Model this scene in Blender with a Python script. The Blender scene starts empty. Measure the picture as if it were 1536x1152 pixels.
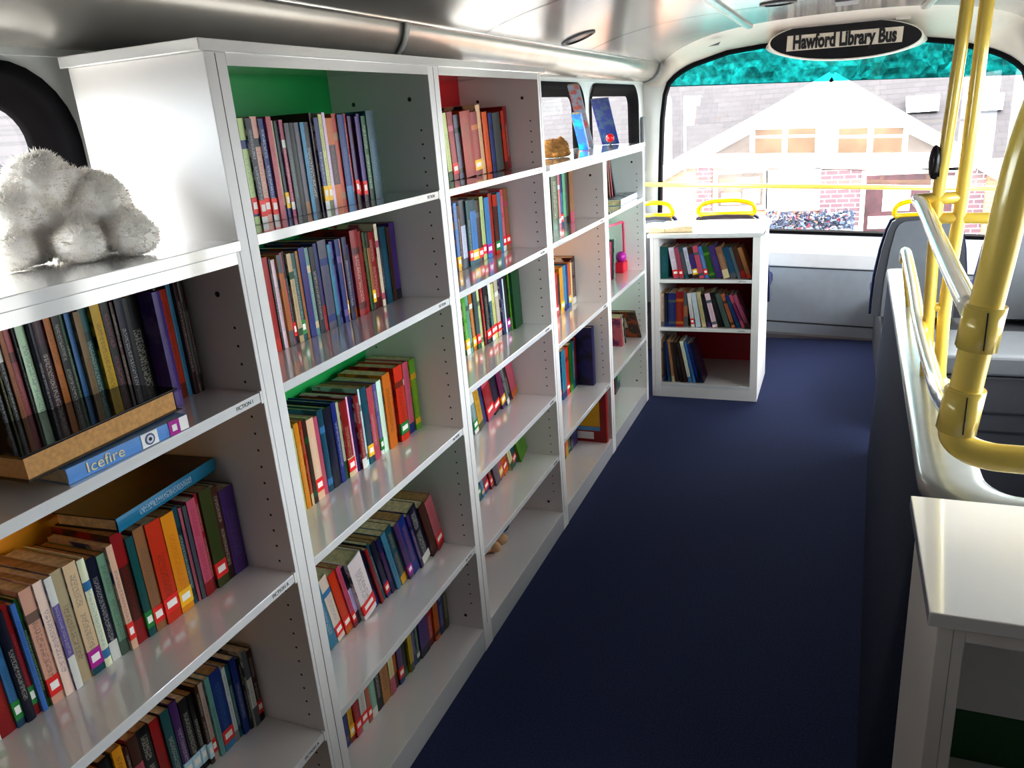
import bpy, bmesh, math, random
from mathutils import Vector, Matrix, noise
random.seed(7)
SC = bpy.context.scene
COL = SC.collection
PI = math.pi

# ------------------------------------------------------------------ helpers
def lin(h):
    h = h.lstrip('#'); o = []
    for i in (0, 2, 4):
        c = int(h[i:i+2], 16)/255
        o.append(c/12.92 if c <= .04045 else ((c+.055)/1.055)**2.4)
    return tuple(o)

def mat(name, color, rough=.5, metal=0., var=.06, scale=20., bump=0., bscale=200., coat=0., spec=.5, emit=None):
    m = bpy.data.materials.new(name); m.use_nodes = True
    nt = m.node_tree; b = nt.nodes['Principled BSDF']
    c = lin(color) if isinstance(color, str) else color
    tc = nt.nodes.new('ShaderNodeTexCoord')
    nz = nt.nodes.new('ShaderNodeTexNoise'); nz.inputs['Scale'].default_value = scale; nz.inputs['Detail'].default_value = 3
    nt.links.new(tc.outputs['Object'], nz.inputs['Vector'])
    rp = nt.nodes.new('ShaderNodeValToRGB')
    rp.color_ramp.elements[0].color = tuple(max(0, x*(1-var)) for x in c)+(1,)
    rp.color_ramp.elements[1].color = tuple(min(1, x*(1+var)) for x in c)+(1,)
    rp.color_ramp.elements[0].position = .3; rp.color_ramp.elements[1].position = .7
    nt.links.new(nz.outputs['Fac'], rp.inputs['Fac'])
    nt.links.new(rp.outputs['Color'], b.inputs['Base Color'])
    b.inputs['Roughness'].default_value = rough; b.inputs['Metallic'].default_value = metal
    b.inputs['Coat Weight'].default_value = coat; b.inputs['Coat Roughness'].default_value = .08
    b.inputs['Specular IOR Level'].default_value = spec
    if bump:
        n2 = nt.nodes.new('ShaderNodeTexNoise'); n2.inputs['Scale'].default_value = bscale
        nt.links.new(tc.outputs['Object'], n2.inputs['Vector'])
        bp = nt.nodes.new('ShaderNodeBump'); bp.inputs['Strength'].default_value = bump; bp.inputs['Distance'].default_value = .003
        nt.links.new(n2.outputs['Fac'], bp.inputs['Height']); nt.links.new(bp.outputs['Normal'], b.inputs['Normal'])
    if emit:
        b.inputs['Emission Color'].default_value = c+(1,); b.inputs['Emission Strength'].default_value = emit
    return m

def glass(name, tint, gloss=.06, tex=0):
    m = bpy.data.materials.new(name); m.use_nodes = True
    nt = m.node_tree; nt.nodes.clear()
    out = nt.nodes.new('ShaderNodeOutputMaterial'); mx = nt.nodes.new('ShaderNodeMixShader')
    tr = nt.nodes.new('ShaderNodeBsdfTransparent'); gl = nt.nodes.new('ShaderNodeBsdfGlossy')
    tr.inputs['Color'].default_value = tuple(tint)+(1,); gl.inputs['Roughness'].default_value = .02
    mx.inputs['Fac'].default_value = gloss
    if tex:
        tc = nt.nodes.new('ShaderNodeTexCoord'); nz = nt.nodes.new('ShaderNodeTexNoise')
        nz.inputs['Scale'].default_value = 26; nz.inputs['Detail'].default_value = 6
        rp = nt.nodes.new('ShaderNodeValToRGB')
        rp.color_ramp.elements[0].position = .3; rp.color_ramp.elements[1].position = .75
        rp.color_ramp.elements[0].color = tuple(x*(1-tex) for x in tint)+(1,)
        rp.color_ramp.elements[1].color = tuple(min(1, x*(1+tex)) for x in tint)+(1,)
        nt.links.new(tc.outputs['Object'], nz.inputs['Vector']); nt.links.new(nz.outputs['Fac'], rp.inputs['Fac'])
        nt.links.new(rp.outputs['Color'], tr.inputs['Color'])
    nt.links.new(tr.outputs[0], mx.inputs[1]); nt.links.new(gl.outputs[0], mx.inputs[2]); nt.links.new(mx.outputs[0], out.inputs[0])
    return m

def bx(bm, x0, x1, y0, y1, z0, z1, mi=0, bev=0.):
    vs = [bm.verts.new((x, y, z)) for z in (z0, z1) for y in (y0, y1) for x in (x0, x1)]
    fs = [bm.faces.new([vs[i] for i in q]) for q in ((0, 2, 3, 1), (4, 5, 7, 6), (0, 1, 5, 4), (2, 6, 7, 3), (0, 4, 6, 2), (1, 3, 7, 5))]
    for f in fs: f.material_index = mi
    if bev:
        es = {e for f in fs for e in f.edges}
        r = bmesh.ops.bevel(bm, geom=list(es), offset=bev, segments=2, affect='EDGES', profile=.5)
        for f in r['faces']: f.material_index = mi
    return vs

def disc(bm, c, axis, r, mi=0, n=8, ry=None):
    ry = ry or r; vs = []
    for i in range(n):
        a = 2*PI*i/n; u, v = r*math.cos(a), ry*math.sin(a)
        p = {'X': (0, u, v), 'Y': (u, 0, v), 'Z': (u, v, 0)}[axis]
        vs.append(bm.verts.new((c[0]+p[0], c[1]+p[1], c[2]+p[2])))
    f = bm.faces.new(vs); f.material_index = mi
    return f

def catmull(pts, n=6):
    P = [Vector(p) for p in pts]
    if len(P) < 3: return P
    o = []
    for i in range(len(P)-1):
        p0 = P[max(i-1, 0)]; p1 = P[i]; p2 = P[i+1]; p3 = P[min(i+2, len(P)-1)]
        for k in range(n):
            t = k/n
            o.append(.5*((2*p1)+(p2-p0)*t+(2*p0-5*p1+4*p2-p3)*t*t+(3*p1-p0-3*p2+p3)*t**3))
    o.append(P[-1]); return o

def tube(bm, pts, r, n=14, mi=0, smooth=0, cap=True, prof=None):
    P = catmull(pts, smooth) if smooth else [Vector(p) for p in pts]
    rings = []; up = None
    for i, p in enumerate(P):
        d = (P[min(i+1, len(P)-1)]-P[max(i-1, 0)]).normalized()
        if up is None:
            up = Vector((0, 0, 1)) if abs(d.z) < .9 else Vector((0, 1, 0))
        s = d.cross(up).normalized(); up = s.cross(d).normalized()
        ring = []
        rr = r[i] if isinstance(r, (list, tuple)) else r
        if prof:
            for (a, b) in prof: ring.append(bm.verts.new(p+s*a+up*b))
        else:
            for k in range(n):
                a = 2*PI*k/n; ring.append(bm.verts.new(p+s*(rr*math.cos(a))+up*(rr*math.sin(a))))
        rings.append(ring)
    m = len(rings[0])
    for a, b in zip(rings, rings[1:]):
        for k in range(m):
            f = bm.faces.new((a[k], a[(k+1) % m], b[(k+1) % m], b[k])); f.material_index = mi; f.smooth = True
    if cap:
        for q in (rings[0][::-1], rings[-1]):
            f = bm.faces.new(q); f.material_index = mi

def prism(bm, poly, axis, a0, a1, mi=0, smooth=False):
    """poly: list of 2-D points; extruded along axis between a0 and a1."""
    def P(u, v, a): return {'X': (a, u, v), 'Y': (u, a, v), 'Z': (u, v, a)}[axis]
    A = [bm.verts.new(P(u, v, a0)) for u, v in poly]; B = [bm.verts.new(P(u, v, a1)) for u, v in poly]
    n = len(poly); fs = []
    for i in range(n):
        f = bm.faces.new((A[i], A[(i+1) % n], B[(i+1) % n], B[i])); f.smooth = smooth; fs.append(f)
    fs.append(bm.faces.new(A[::-1])); fs.append(bm.faces.new(B))
    for f in fs: f.material_index = mi
    return fs

def ell(bm, c, r, rot=(0, 0, 0), seg=20, ring=12, mi=0):
    M = Matrix.Translation(c) @ (Matrix.Rotation(rot[2], 4, 'Z') @ Matrix.Rotation(rot[1], 4, 'Y') @ Matrix.Rotation(rot[0], 4, 'X')) @ Matrix.Diagonal((r[0], r[1], r[2], 1))
    g = bmesh.ops.create_uvsphere(bm, u_segments=seg, v_segments=ring, radius=1, matrix=M)
    for v in g['verts']:
        for f in v.link_faces: f.smooth = True; f.material_index = mi

def obj(name, bm, mats, parent=None, recalc=True):
    if recalc: bmesh.ops.recalc_face_normals(bm, faces=bm.faces[:])
    me = bpy.data.meshes.new(name); bm.to_mesh(me); bm.free()
    for m in (mats if isinstance(mats, (list, tuple)) else [mats]): me.materials.append(m)
    o = bpy.data.objects.new(name, me); COL.objects.link(o)
    if parent is not None: o.parent = parent
    return o

def boxo(name, dims, m, parent=None, bev=0.):
    bm = bmesh.new(); bx(bm, *dims, bev=bev); return obj(name, bm, m, parent)

def tag(o, label, cat, group=None, kind=None):
    o['label'] = label; o['category'] = cat
    if group: o['group'] = group
    if kind: o['kind'] = kind
    return o

def thing(name, label, cat, loc=(0, 0, 0), group=None, rot=None):
    o = bpy.data.objects.new(name, None); COL.objects.link(o)
    o.empty_display_size = .05; o.location = loc
    if rot: o.rotation_euler = rot
    return tag(o, label, cat, group)

def at(root, o):
    """parent o (built in world coordinates) under root, keeping its place"""
    o.parent = root; o.matrix_parent_inverse = Matrix.Translation(root.location).inverted()
    return o

def struct(o):
    o['kind'] = 'structure'; return o

def text_mesh(name, body, size, m, M, parent=None, depth=.0004, xs=1., bold=0.):
    cu = bpy.data.curves.new(name, 'FONT'); cu.body = body; cu.size = size; cu.extrude = depth; cu.align_x = 'CENTER'; cu.align_y = 'CENTER'; cu.offset = bold
    cu.resolution_u = 3
    t = bpy.data.objects.new(name+'_src', cu); COL.objects.link(t)
    dg = bpy.context.evaluated_depsgraph_get(); dg.update()
    me = bpy.data.meshes.new_from_object(t.evaluated_get(dg)); me.name = name
    bpy.data.objects.remove(t); bpy.data.curves.remove(cu)
    me.transform(M @ Matrix.Diagonal((xs, 1, 1, 1)))
    me.materials.clear(); me.materials.append(m)
    o = bpy.data.objects.new(name, me); COL.objects.link(o)
    if parent is not None: at(parent, o)
    return o

# ------------------------------------------------------------------ materials
WHITE = mat('white_laminate', '#f0efee', .13, var=.012, scale=6, spec=.75, coat=1.)
WHITE.node_tree.nodes['Principled BSDF'].inputs['Coat IOR'].default_value = 1.9
WHITE2 = mat('white_inner_laminate', '#eeebe9', .36, var=.012, scale=6, spec=.4)
DOT = mat('dark_hole', '#2b2826', .8)
CARPET = mat('navy_carpet', (.026, .036, .098), .95, var=.5, scale=260, bump=.6, bscale=420, spec=.15)
CARPETW = mat('dark_navy_wall_carpet', (.024, .030, .062), .8, var=.3, scale=200, bump=.4, bscale=400, spec=.1)
YELLOW = mat('yellow_rail_paint', (.88, .68, .15), .2, var=.03, coat=.6)
YELLOWB = mat('bright_yellow_plastic', (.86, .60, .0), .3, var=.03, coat=.3)
CHROME = mat('bright_trim_metal', (.8, .8, .78), .2, metal=.75, var=.02)
RAIL_SHINE = mat('pale_handrail_highlight', (.86, .85, .80), .14, var=.02, coat=.8)  # pale colour painted as the highlight on the yellow handrails
SILVER = mat('satin_silver_capping', (.34, .36, .36), .2, metal=.35, var=.05)
GREYPL = mat('grey_moulded_plastic', '#73777c', .42, var=.04)
GREYDK = mat('dark_grey_plastic', '#4a4c52', .5, var=.05)
GREYPANEL = mat('blue_grey_panel', '#aab4bb', .4, var=.03)
SEAM = mat('dark_seam', '#2a2d31', .7)
RUBBER = mat('black_window_rubber', (.008, .0075, .009), .75, var=.2, spec=.06)
WALLW = mat('pale_grey_wall_lining', '#cfd1cf', .4, var=.02)
CEIL = mat('satin_silver_ceiling', (.52, .51, .50), .19, metal=.55, var=.05, scale=3)
COVE = mat('satin_cove_panel', (.50, .48, .45), .26, metal=.5, var=.06, scale=8)
DOME = mat('white_front_dome', '#d6d3cc', .35, var=.02)
BLACK = mat('black_gloss', (.008, .008, .012), .25, var=.1)
INK = mat('black_ink', (.01, .01, .012), .6)
PAPER = mat('book_pages', '#d9c6a0', .9, var=.22, scale=90)
PAPERB = mat('aged_book_pages', '#b48a58', .9, var=.25, scale=90)
PATCH = mat('sticker_patch', '#f3f0ec', .6, var=.02)
STK = {'r': mat('red_sticker', '#e0271f', .4), 'y': mat('yellow_sticker', '#f2c21a', .4), 'g': mat('green_sticker', '#178a3c', .4),
       'm': mat('magenta_sticker', '#b3169a', .4), 's': mat('pale_blue_sticker', '#bfe2ee', .4)}
CLEAR = glass('clear_window_glass', (.97, .985, .98), .05)
TINT = glass('teal_tint_glass', (.008, .20, .205), .04, tex=.25)

def book_material():
    m = bpy.data.materials.new('printed_book_cover'); m.use_nodes = True
    nt = m.node_tree; b = nt.nodes['Principled BSDF']; L = nt.links.new
    a = nt.nodes.new('ShaderNodeVertexColor'); a.layer_name = 'Base'
    t = nt.nodes.new('ShaderNodeVertexColor'); t.layer_name = 'Title'
    uv = nt.nodes.new('ShaderNodeUVMap'); uv.uv_map = 'UV'
    sp = nt.nodes.new('ShaderNodeSeparateXYZ'); L(uv.outputs['UV'], sp.inputs['Vector'])
    # letter like marks along the spine
    mp = nt.nodes.new('ShaderNodeMapping'); mp.inputs['Scale'].default_value = (6., 420., 1.)
    L(uv.outputs['UV'], mp.inputs['Vector'])
    nz = nt.nodes.new('ShaderNodeTexNoise'); nz.inputs['Scale'].default_value = 1.0; nz.inputs['Detail'].default_value = 1.5
    L(mp.outputs['Vector'], nz.inputs['Vector'])
    gt = nt.nodes.new('ShaderNodeMath'); gt.operation = 'GREATER_THAN'; gt.inputs[1].default_value = .5; L(nz.outputs['Fac'], gt.inputs[0])
    d1 = nt.nodes.new('ShaderNodeMath'); d1.operation = 'SUBTRACT'; d1.inputs[1].default_value = .5; L(sp.outputs['X'], d1.inputs[0])
    d2 = nt.nodes.new('ShaderNodeMath'); d2.operation = 'ABSOLUTE'; L(d1.outputs[0], d2.inputs[0])
    d3 = nt.nodes.new('ShaderNodeMath'); d3.operation = 'LESS_THAN'; d3.inputs[1].default_value = .24; L(d2.outputs[0], d3.inputs[0])
    k = nt.nodes.new('ShaderNodeMath'); k.operation = 'MULTIPLY'; L(gt.outputs[0], k.inputs[0]); L(d3.outputs[0], k.inputs[1])
    k2 = nt.nodes.new('ShaderNodeMath'); k2.operation = 'MULTIPLY'; k2.inputs[1].default_value = .38; L(k.outputs[0], k2.inputs[0]); k = k2
    # cover art (alpha about .5) or title (alpha 1)
    n2 = nt.nodes.new('ShaderNodeTexNoise'); n2.inputs['Scale'].default_value = 26; n2.inputs['Detail'].default_value = 4
    tc = nt.nodes.new('ShaderNodeTexCoord'); L(tc.outputs['Object'], n2.inputs['Vector'])
    rp = nt.nodes.new('ShaderNodeValToRGB'); rp.color_ramp.elements[0].position = .47; rp.color_ramp.elements[1].position = .56
    L(n2.outputs['Fac'], rp.inputs['Fac'])
    isT = nt.nodes.new('ShaderNodeMath'); isT.operation = 'GREATER_THAN'; isT.inputs[1].default_value = .8; L(t.outputs['Alpha'], isT.inputs[0])
    isA = nt.nodes.new('ShaderNodeMath'); isA.operation = 'GREATER_THAN'; isA.inputs[1].default_value = .3; L(t.outputs['Alpha'], isA.inputs[0])
    mA = nt.nodes.new('ShaderNodeMath'); mA.operation = 'MULTIPLY'; L(isA.outputs[0], mA.inputs[0]); L(rp.outputs['Color'], mA.inputs[1])
    sel = nt.nodes.new('ShaderNodeMix'); sel.data_type = 'FLOAT'; L(isT.outputs[0], sel.inputs['Factor']); L(mA.outputs[0], sel.inputs[2]); L(k.outputs[0], sel.inputs[3])
    mx = nt.nodes.new('ShaderNodeMix'); mx.data_type = 'RGBA'
    L(sel.outputs[0], mx.inputs['Factor']); L(a.outputs['Color'], mx.inputs[6]); L(t.outputs['Color'], mx.inputs[7])
    L(mx.outputs[2], b.inputs['Base Color'])
    b.inputs['Roughness'].default_value = .33; b.inputs['Specular IOR Level'].default_value = .4
    return m
BOOKM = book_material()

PAL = dict(navy='#1c2a5e', blue='#2a5fb4', skyblue='#6fb6dc', teal='#128e9c', green='#1f8f45', lime='#8cc63a', mint='#a6d3bb', yellow='#f0d02a',
           amber='#eda21c', orange='#ec641c', red='#d2202a', darkred='#7e1420', maroon='#772248', pink='#e68ba4', magenta='#b4208c', purple='#8059b2',
           lavender='#a58fcb', indigo='#39399a', brown='#7d4a2c', tan='#d0a578', cream='#eee2c8', white='#f4f3ef', grey='#8f979e', black='#17171b', olive='#7d7f38')
def soften(h, k=.10, w=.17):
    c = [int(h[i:i+2], 16) for i in (1, 3, 5)]; g = .3*c[0]+.59*c[1]+.11*c[2]
    return '#'+''.join('%02x' % int(min(255, (x+(g-x)*k)*(1-w)+w*215)) for x in c)
PAL = {a: soften(b) for a, b in PAL.items()}
WORD = dict(skyblue='sky blue', darkred='dark red')
SKY, SUN, EXPO = 5.0, 1.0, 1.4
CURVE = [(.1, .078), (.4, .445), (.8, .87)]
ROWS = {
 'A1': (1.0723, (-0.165, -0.112), 0.196, 0, 0.6706, '80,navy/white,,,;41,olive,,,;82,black/white,,,;73,tan,,,;123,pink,,,;37,navy,,,;142,white/blue,,,;89,navy,,,;172,maroon,,,;113,amber/brown,,,;125,black,,,;61,green,,,;99,skyblue,,,;113,tan,,,;155,teal,,,;172,yellow/black,,,;155,black/pink,,,;67,brown,,,;153,navy,,,;308,black,,,;168,purple/lavender,,,30;78,indigo,,,;63,black,,,;209,orange,,,;99,skyblue,,,;100,darkred,,,;58,grey,,,;72,darkred,,,'),
 'A2': (0.7159, (-0.145, -0.105), 0.186, 0, 0.4943, '97,blue,,,;113,teal,y,,;159,green/white,g,,;223,red/orange,,,;122,skyblue,g,,;140,navy,,,;95,red/pink,g,,;80,skyblue,,,;65,green,,,;199,cream,r,192,;153,white/blue,,193,;122,lavender/white,,192,;196,cream/brown,,193,;220,cream/teal,m,193,;132,white/skyblue,,190,;173,navy/white,,,;157,mint,,180,;120,cream/blue,r,,;226,brown/red,,200,;148,teal/green,g,,;216,tan/grey,r,190,;314,orange/brown,r,188,;279,yellow/amber,y,186,;110,teal,,,;68,pink,,,;88,grey/purple,,,;199,pink/red,,188,;81,red,,192,;280,olive/green,r,192,;160,brown,,,;357,purple/lavender,,172,'),
 'A3': (0.3503, (-0.195, -0.145), 0.178, 0, 0.6206, '163,tan,,,;201,brown/tan,,,;208,amber,,,;71,tan,,,;198,red,,,;242,black,,,;192,yellow/black,,,;98,brown,,,;200,pink/brown,,,;269,black,,,;214,red/brown,,,;198,teal,,,;181,purple,s,,;209,black,s,,;143,black,s,,;97,brown,s,,;122,cream,r,,;124,mint,,,;281,blue/skyblue,r,180,;105,white,,,;106,teal,,,;162,blue,,,;82,black,,,;139,white/grey,,180,;141,darkred,r,,'),
 'B1': (1.3302, (-0.098, -0.086), 0.188, 0, 1.1625, '98,darkred,,,;59,darkred,,,;160,cream/blue,r,,;164,navy/white,r,,;188,cream/navy,r,,;171,blue/white,r,,;153,pink/red,,,;111,cream/blue,,,;113,navy/blue,y,,;114,pink/white,,,;139,grey/mint,,175,;165,black/green,,175,;169,grey/tan,,175,;123,skyblue,,175,;251,navy,,175,;77,darkred,,192,;155,blue/white,y,,;132,cream,y,,;107,white/tan,,,;245,navy/amber,,,;167,orange/tan,,,;256,blue/skyblue,,,;116,red,,,;130,purple/brown,r,,;137,maroon/purple,r,,;152,purple/brown,r,,;123,purple,,,;188,green,,,;334,teal/skyblue,,,'),
 'B2': (1.0677, (-0.144, -0.134), 0.19, 0, 1.2145, '109,pink/white,,,;155,red/white,,,;273,red/orange,,192,;70,navy,,,;141,white/blue,,,;143,amber/grey,,,;72,pink,,,;97,navy,r,,;148,cream/green,,,;150,teal,g,,;102,tan/orange,,,;207,blue/red,,,;132,mint/cream,,,;187,navy,,,;136,blue/red,,,;306,grey/blue,,196,;142,skyblue,,,;144,lavender/indigo,,,;176,blue/lavender,,,;119,cream,y,,;181,indigo,,,;92,lavender/amber,,170,;344,red,,200,6;193,red/olive,,,;130,green/yellow,,,;132,tan/brown,y,,;269,red,,,;137,white/pink,,200,;104,navy,,,;282,teal/skyblue,,,;180,brown/black,,,;257,purple/navy,,,'),
 'B3': (0.7124, (-0.14, -0.121), 0.194, 0, 1.2039, '133,cream/green,,,;135,cream/mint,,,;160,yellow/cream,,,;92,orange/cream,,,;140,brown/green,,,;263,cream/white,r,190,;171,pink/tan,,,;200,teal/skyblue,,196,;282,navy/blue,,192,;184,blue,,196,;106,cream/green,,,;271,red/cream,r,,;83,white/blue,,,;140,indigo/red,,,;199,red/white,,,;86,white,,,;234,teal/red,y,,;209,pink/white,,,;121,tan/pink,,,;154,lavender/white,g,,;219,white/cream,,,;354,amber,,196,;132,red,,,;405,orange,g,200,6;138,red/white,,,;282,pink/blue,,,;289,lime/yellow,,,'),
 'B4': (0.3515, (-0.138, -0.09), 0.185, 13, 1.1839, '199,yellow/cream,,,;341,purple/red,r,,;306,skyblue/white,,,;292,white/skyblue,r,,;276,orange/amber,r,,;154,pink,r,,;130,white/navy,,,;568,white/grey,r,,6;157,navy/blue,,,;125,red/teal,,,;115,teal,,,;205,navy/purple,r,,;179,indigo/pink,,,;213,skyblue/blue,,,;281,teal/yellow,,190,;224,purple/brown,m,,;329,blue/amber,,190,;134,purple,,,;449,navy/white,,190,;322,brown/darkred,,180,;407,pink/red,r,180,'),
 'B5': (0.0766, (-0.13, -0.11), 0.18, 0, 1.1761, '186,purple,,,;221,maroon/magenta,m,,;193,blue/grey,,,;197,yellow/red,y,,;234,red/pink,r,,;274,white/red,r,,;175,tan/red,r,,;250,mint/white,,,;255,black,,,;375,tan/brown,,,;231,cream/pink,,,;196,amber/brown,,,;240,purple/blue,r,,;286,black/green,,,;209,yellow/olive,,,;213,blue/cream,,,;173,green/white,,,;489,purple/navy,,190,;321,red,,,;282,amber/brown,,,;289,blue,,,;246,olive,,,'),
 'C1': (1.3283, (-0.122, -0.105), 0.182, 4, 2.0124, '201,white,,,;273,cream/green,,,;351,red/pink,r,,;325,grey/black,,,;715,orange/green,,,6;513,red/amber,y,,;326,cream/black,,200,;377,amber/red,,,;301,blue/indigo,,,;578,grey/brown,,,;229,orange/brown,,,;327,red,,192,'),
 'C2': (1.0675, (-0.131, -0.124), 0.195, 0, 2.0359, '204,white,,,;207,skyblue/yellow,y,,;211,darkred/white,,,;359,white/grey,,200,;257,teal,r,,;453,skyblue/teal,y,,;350,brown/grey,r,,;278,cream/grey,r,,;366,skyblue/grey,m,,;291,orange,,,;384,brown/orange,g,,;262,skyblue/teal,,,;266,pink/white,r,200,;363,tan/pink,r,200,'),
 'C3': (0.8037, (-0.138, -0.108), 0.19, 3, 2.0543, '191,tan,,,;259,lime/white,y,,;231,mint,,,;236,amber/white,y,,;240,grey/green,r,,;175,cream,,,;156,red,,190,;346,black,r,192,;221,teal/white,r,,;263,cream,r,,;307,cream/white,r,,;235,indigo/white,,,;119,white,,,;282,black/grey,m,200,;123,lime,,,;674,green/teal,,195,6'),
 'C4': (0.5397, (-0.14, -0.14), 0.165, 14, 2.0479, '301,cream,,,;385,white/blue,,,;316,mint/white,g,,;364,yellow/olive,,,;331,blue/green,,,;597,red/pink,r,,;531,navy/purple,r,170,;364,magenta/purple,y,,;232,grey/white,,,;302,black/white,,,;562,pink/amber,,165,'),
 'C5': (0.3081, (-0.145, -0.122), 0.165, 14, 2.0521, '244,red,,,;450,orange/white,r,,;205,teal/white,g,,;229,skyblue/cream,,,;351,red/blue,r,,;217,red/white,r,,;410,grey/black,,,6;319,pink/lavender,y,,;408,amber/red,r,,;299,cream/green,,,;367,teal/black,r,,;827,lime,,170,6'),
 'D1': (1.0694, (-0.11, -0.11), 0.205, 0, 2.801, '346,red,,,;776,green,,210,6;309,pink/white,,,;442,skyblue/blue,r,,;323,mint/grey,,,;329,grey/black,,,;499,tan/pink,,212,6'),
 'D2': (0.7113, (-0.136, -0.136), 0.185, 0, 2.8568, '362,teal,,,;432,red/orange,r,,;315,navy/grey,,160,;450,yellow/grey,y,,;395,skyblue/blue,,,;335,blue/skyblue,,,;300,amber/skyblue,y,,;249,cream/yellow,,,;494,darkred/white,,200,'),
 'D3': (0.3473, (-0.138, -0.138), 0.215, 0, 2.843, '606,blue,,,;521,blue/skyblue,r,,;535,skyblue/blue,,,;439,orange/red,r,,;449,green/lime,,,;344,teal,,,;233,red/maroon,,220,'),
 'D4': (0.0766, (-0.143, -0.143), 0.165, 0, 2.862, '632,maroon,,,;543,navy/black,,,;333,red/brown,,,;384,amber/yellow,,,;415,olive/mint,,,;353,black/grey,,,;651,blue/purple,,190,'),
 'E4': (0.0766, (-0.14, -0.14), 0.15, 8, 3.721, '377,grey,,,;481,navy/black,,,;524,orange/red,,,;569,black/grey,,,;618,mint/teal,,,'),
}
# ------------------------------------------------------------------ books
def book_parts(root, w, h, d, c1, c2, st, rnd, hard=False, art=None, pages=PAPER, style=None):
    """cover, pages and spine sticker of one book; spine faces local -Y, thickness runs along +X, height along +Z."""
    A = lin(PAL[c1]); B = lin(PAL[c2]) if c2 else None
    j = lambda c: tuple(min(1, max(0, x*(1+rnd.uniform(-.12, .12)))) for x in c)
    A = j(A)
    lum = .3*A[0]+.6*A[1]+.1*A[2]
    T = B or ((.85, .84, .78) if lum < .3 else (.03, .03, .05))
    bt = min(.0022 if hard else .0009, w*.2); ov = .003 if hard else 0
    bm = bmesh.new()
    base = bm.loops.layers.color.new('Base'); ttl = bm.loops.layers.color.new('Title'); uvl = bm.loops.layers.uv.new('UV')
    off = rnd.uniform(0, 50)
    def quad(ps, c, t=None, al=0., uv=None):
        f = bm.faces.new([bm.verts.new(p) for p in ps])
        for i, l in enumerate(f.loops):
            l[base] = c+(1,); l[ttl] = (t or c)+(al,); l[uvl].uv = uv[i] if uv else (0, 0)
    # spine strips (a gently rounded back)
    style = style or rnd.choice(('plain', 'plain', 'two', 'band', 'foot'))
    if B is None and style in ('two',): style = 'plain'
    S2 = B if B else tuple(x*.6 for x in A)
    f1 = rnd.uniform(.12, .3); f2 = rnd.uniform(.6, .85)
    segs = {'plain': [(0, .1, A, 0), (.1, .2, A, 0), (.2, f2, A, 1), (f2, .93, A, 0), (.93, 1, A, 0)],
            'two': [(0, f1, S2, 0), (f1, f2, A, 1), (f2, 1, S2 if rnd.random() < .5 else A, 0)],
            'band': [(0, .08, A, 0), (.08, .16, S2, 0), (.16, .72, A, 1), (.72, .8, S2, 0), (.8, 1, A, 0)],
            'foot': [(0, .14, S2, 0), (.14, .55, A, 1), (.55, .62, A, 0), (.62, .9, A, 1), (.9, 1, A, 0)]}[style]
    n = 4
    def sx(k): return w*k/n
    def sy(k): return -(.0016 if hard else .0005)*math.sin(PI*k/n)
    for (a, b, c, al) in segs:
        for k in range(n):
            z0, z1 = a*h, b*h
            quad([(sx(k), sy(k), z0), (sx(k+1), sy(k+1), z0), (sx(k+1), sy(k+1), z1), (sx(k), sy(k), z1)], c, T, al,
                 [(k/n, off+z0), ((k+1)/n, off+z0), ((k+1)/n, off+z1), (k/n, off+z1)])
    # boards: thin boxes on both sides plus the inside of the spine
    Af = A; S3 = art or S2
    for (x0, x1) in ((0, bt), (w-bt, w)):
        v = lambda x, y, z: (x, y, z)
        o = x0 if x0 == 0 else x1
        for x in (x0, x1):
            P = [v(x, 0, 0), v(x, d, 0), v(x, d, h), v(x, 0, h)]
            quad(P if x == x1 else P[::-1], Af, S3, .5 if x == o else 0)
        quad([(x0, d, 0), (x1, d, 0), (x1, d, h), (x0, d, h)], Af)
        quad([(x0, 0, h), (x1, 0, h), (x1, d, h), (x0, d, h)], Af)
        quad([(x0, 0, 0), (x0, d, 0), (x1, d, 0), (x1, 0, 0)], Af)
    quad([(bt, bt, 0), (bt, bt, h), (w-bt, bt, h), (w-bt, bt, 0)], Af)
    quad([(0, 0, h), (w, 0, h), (w, bt, h), (0, bt, h)], Af)
    obj('cover', bm, BOOKM, root, recalc=False)
    bm = bmesh.new(); bx(bm, bt, w-bt, bt, d-.0015-ov, .0012+ov, h-.0012-ov)
    obj('pages', bm, pages, root)
    if st:
        zb = rnd.uniform(.012, .02); sh = .03 if st != 's' else .034
        bm = bmesh.new(); e = -.0023 if hard else -.0011
        bx(bm, -.0004, w+.0004, e, .004, zb, zb+sh, 0)
        bx(bm, w*.16, w*.84, e-.0003, e, zb+sh*.3, zb+sh*.72, 1)
        obj('spine_sticker', bm, [STK[st], PATCH], root)

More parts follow.
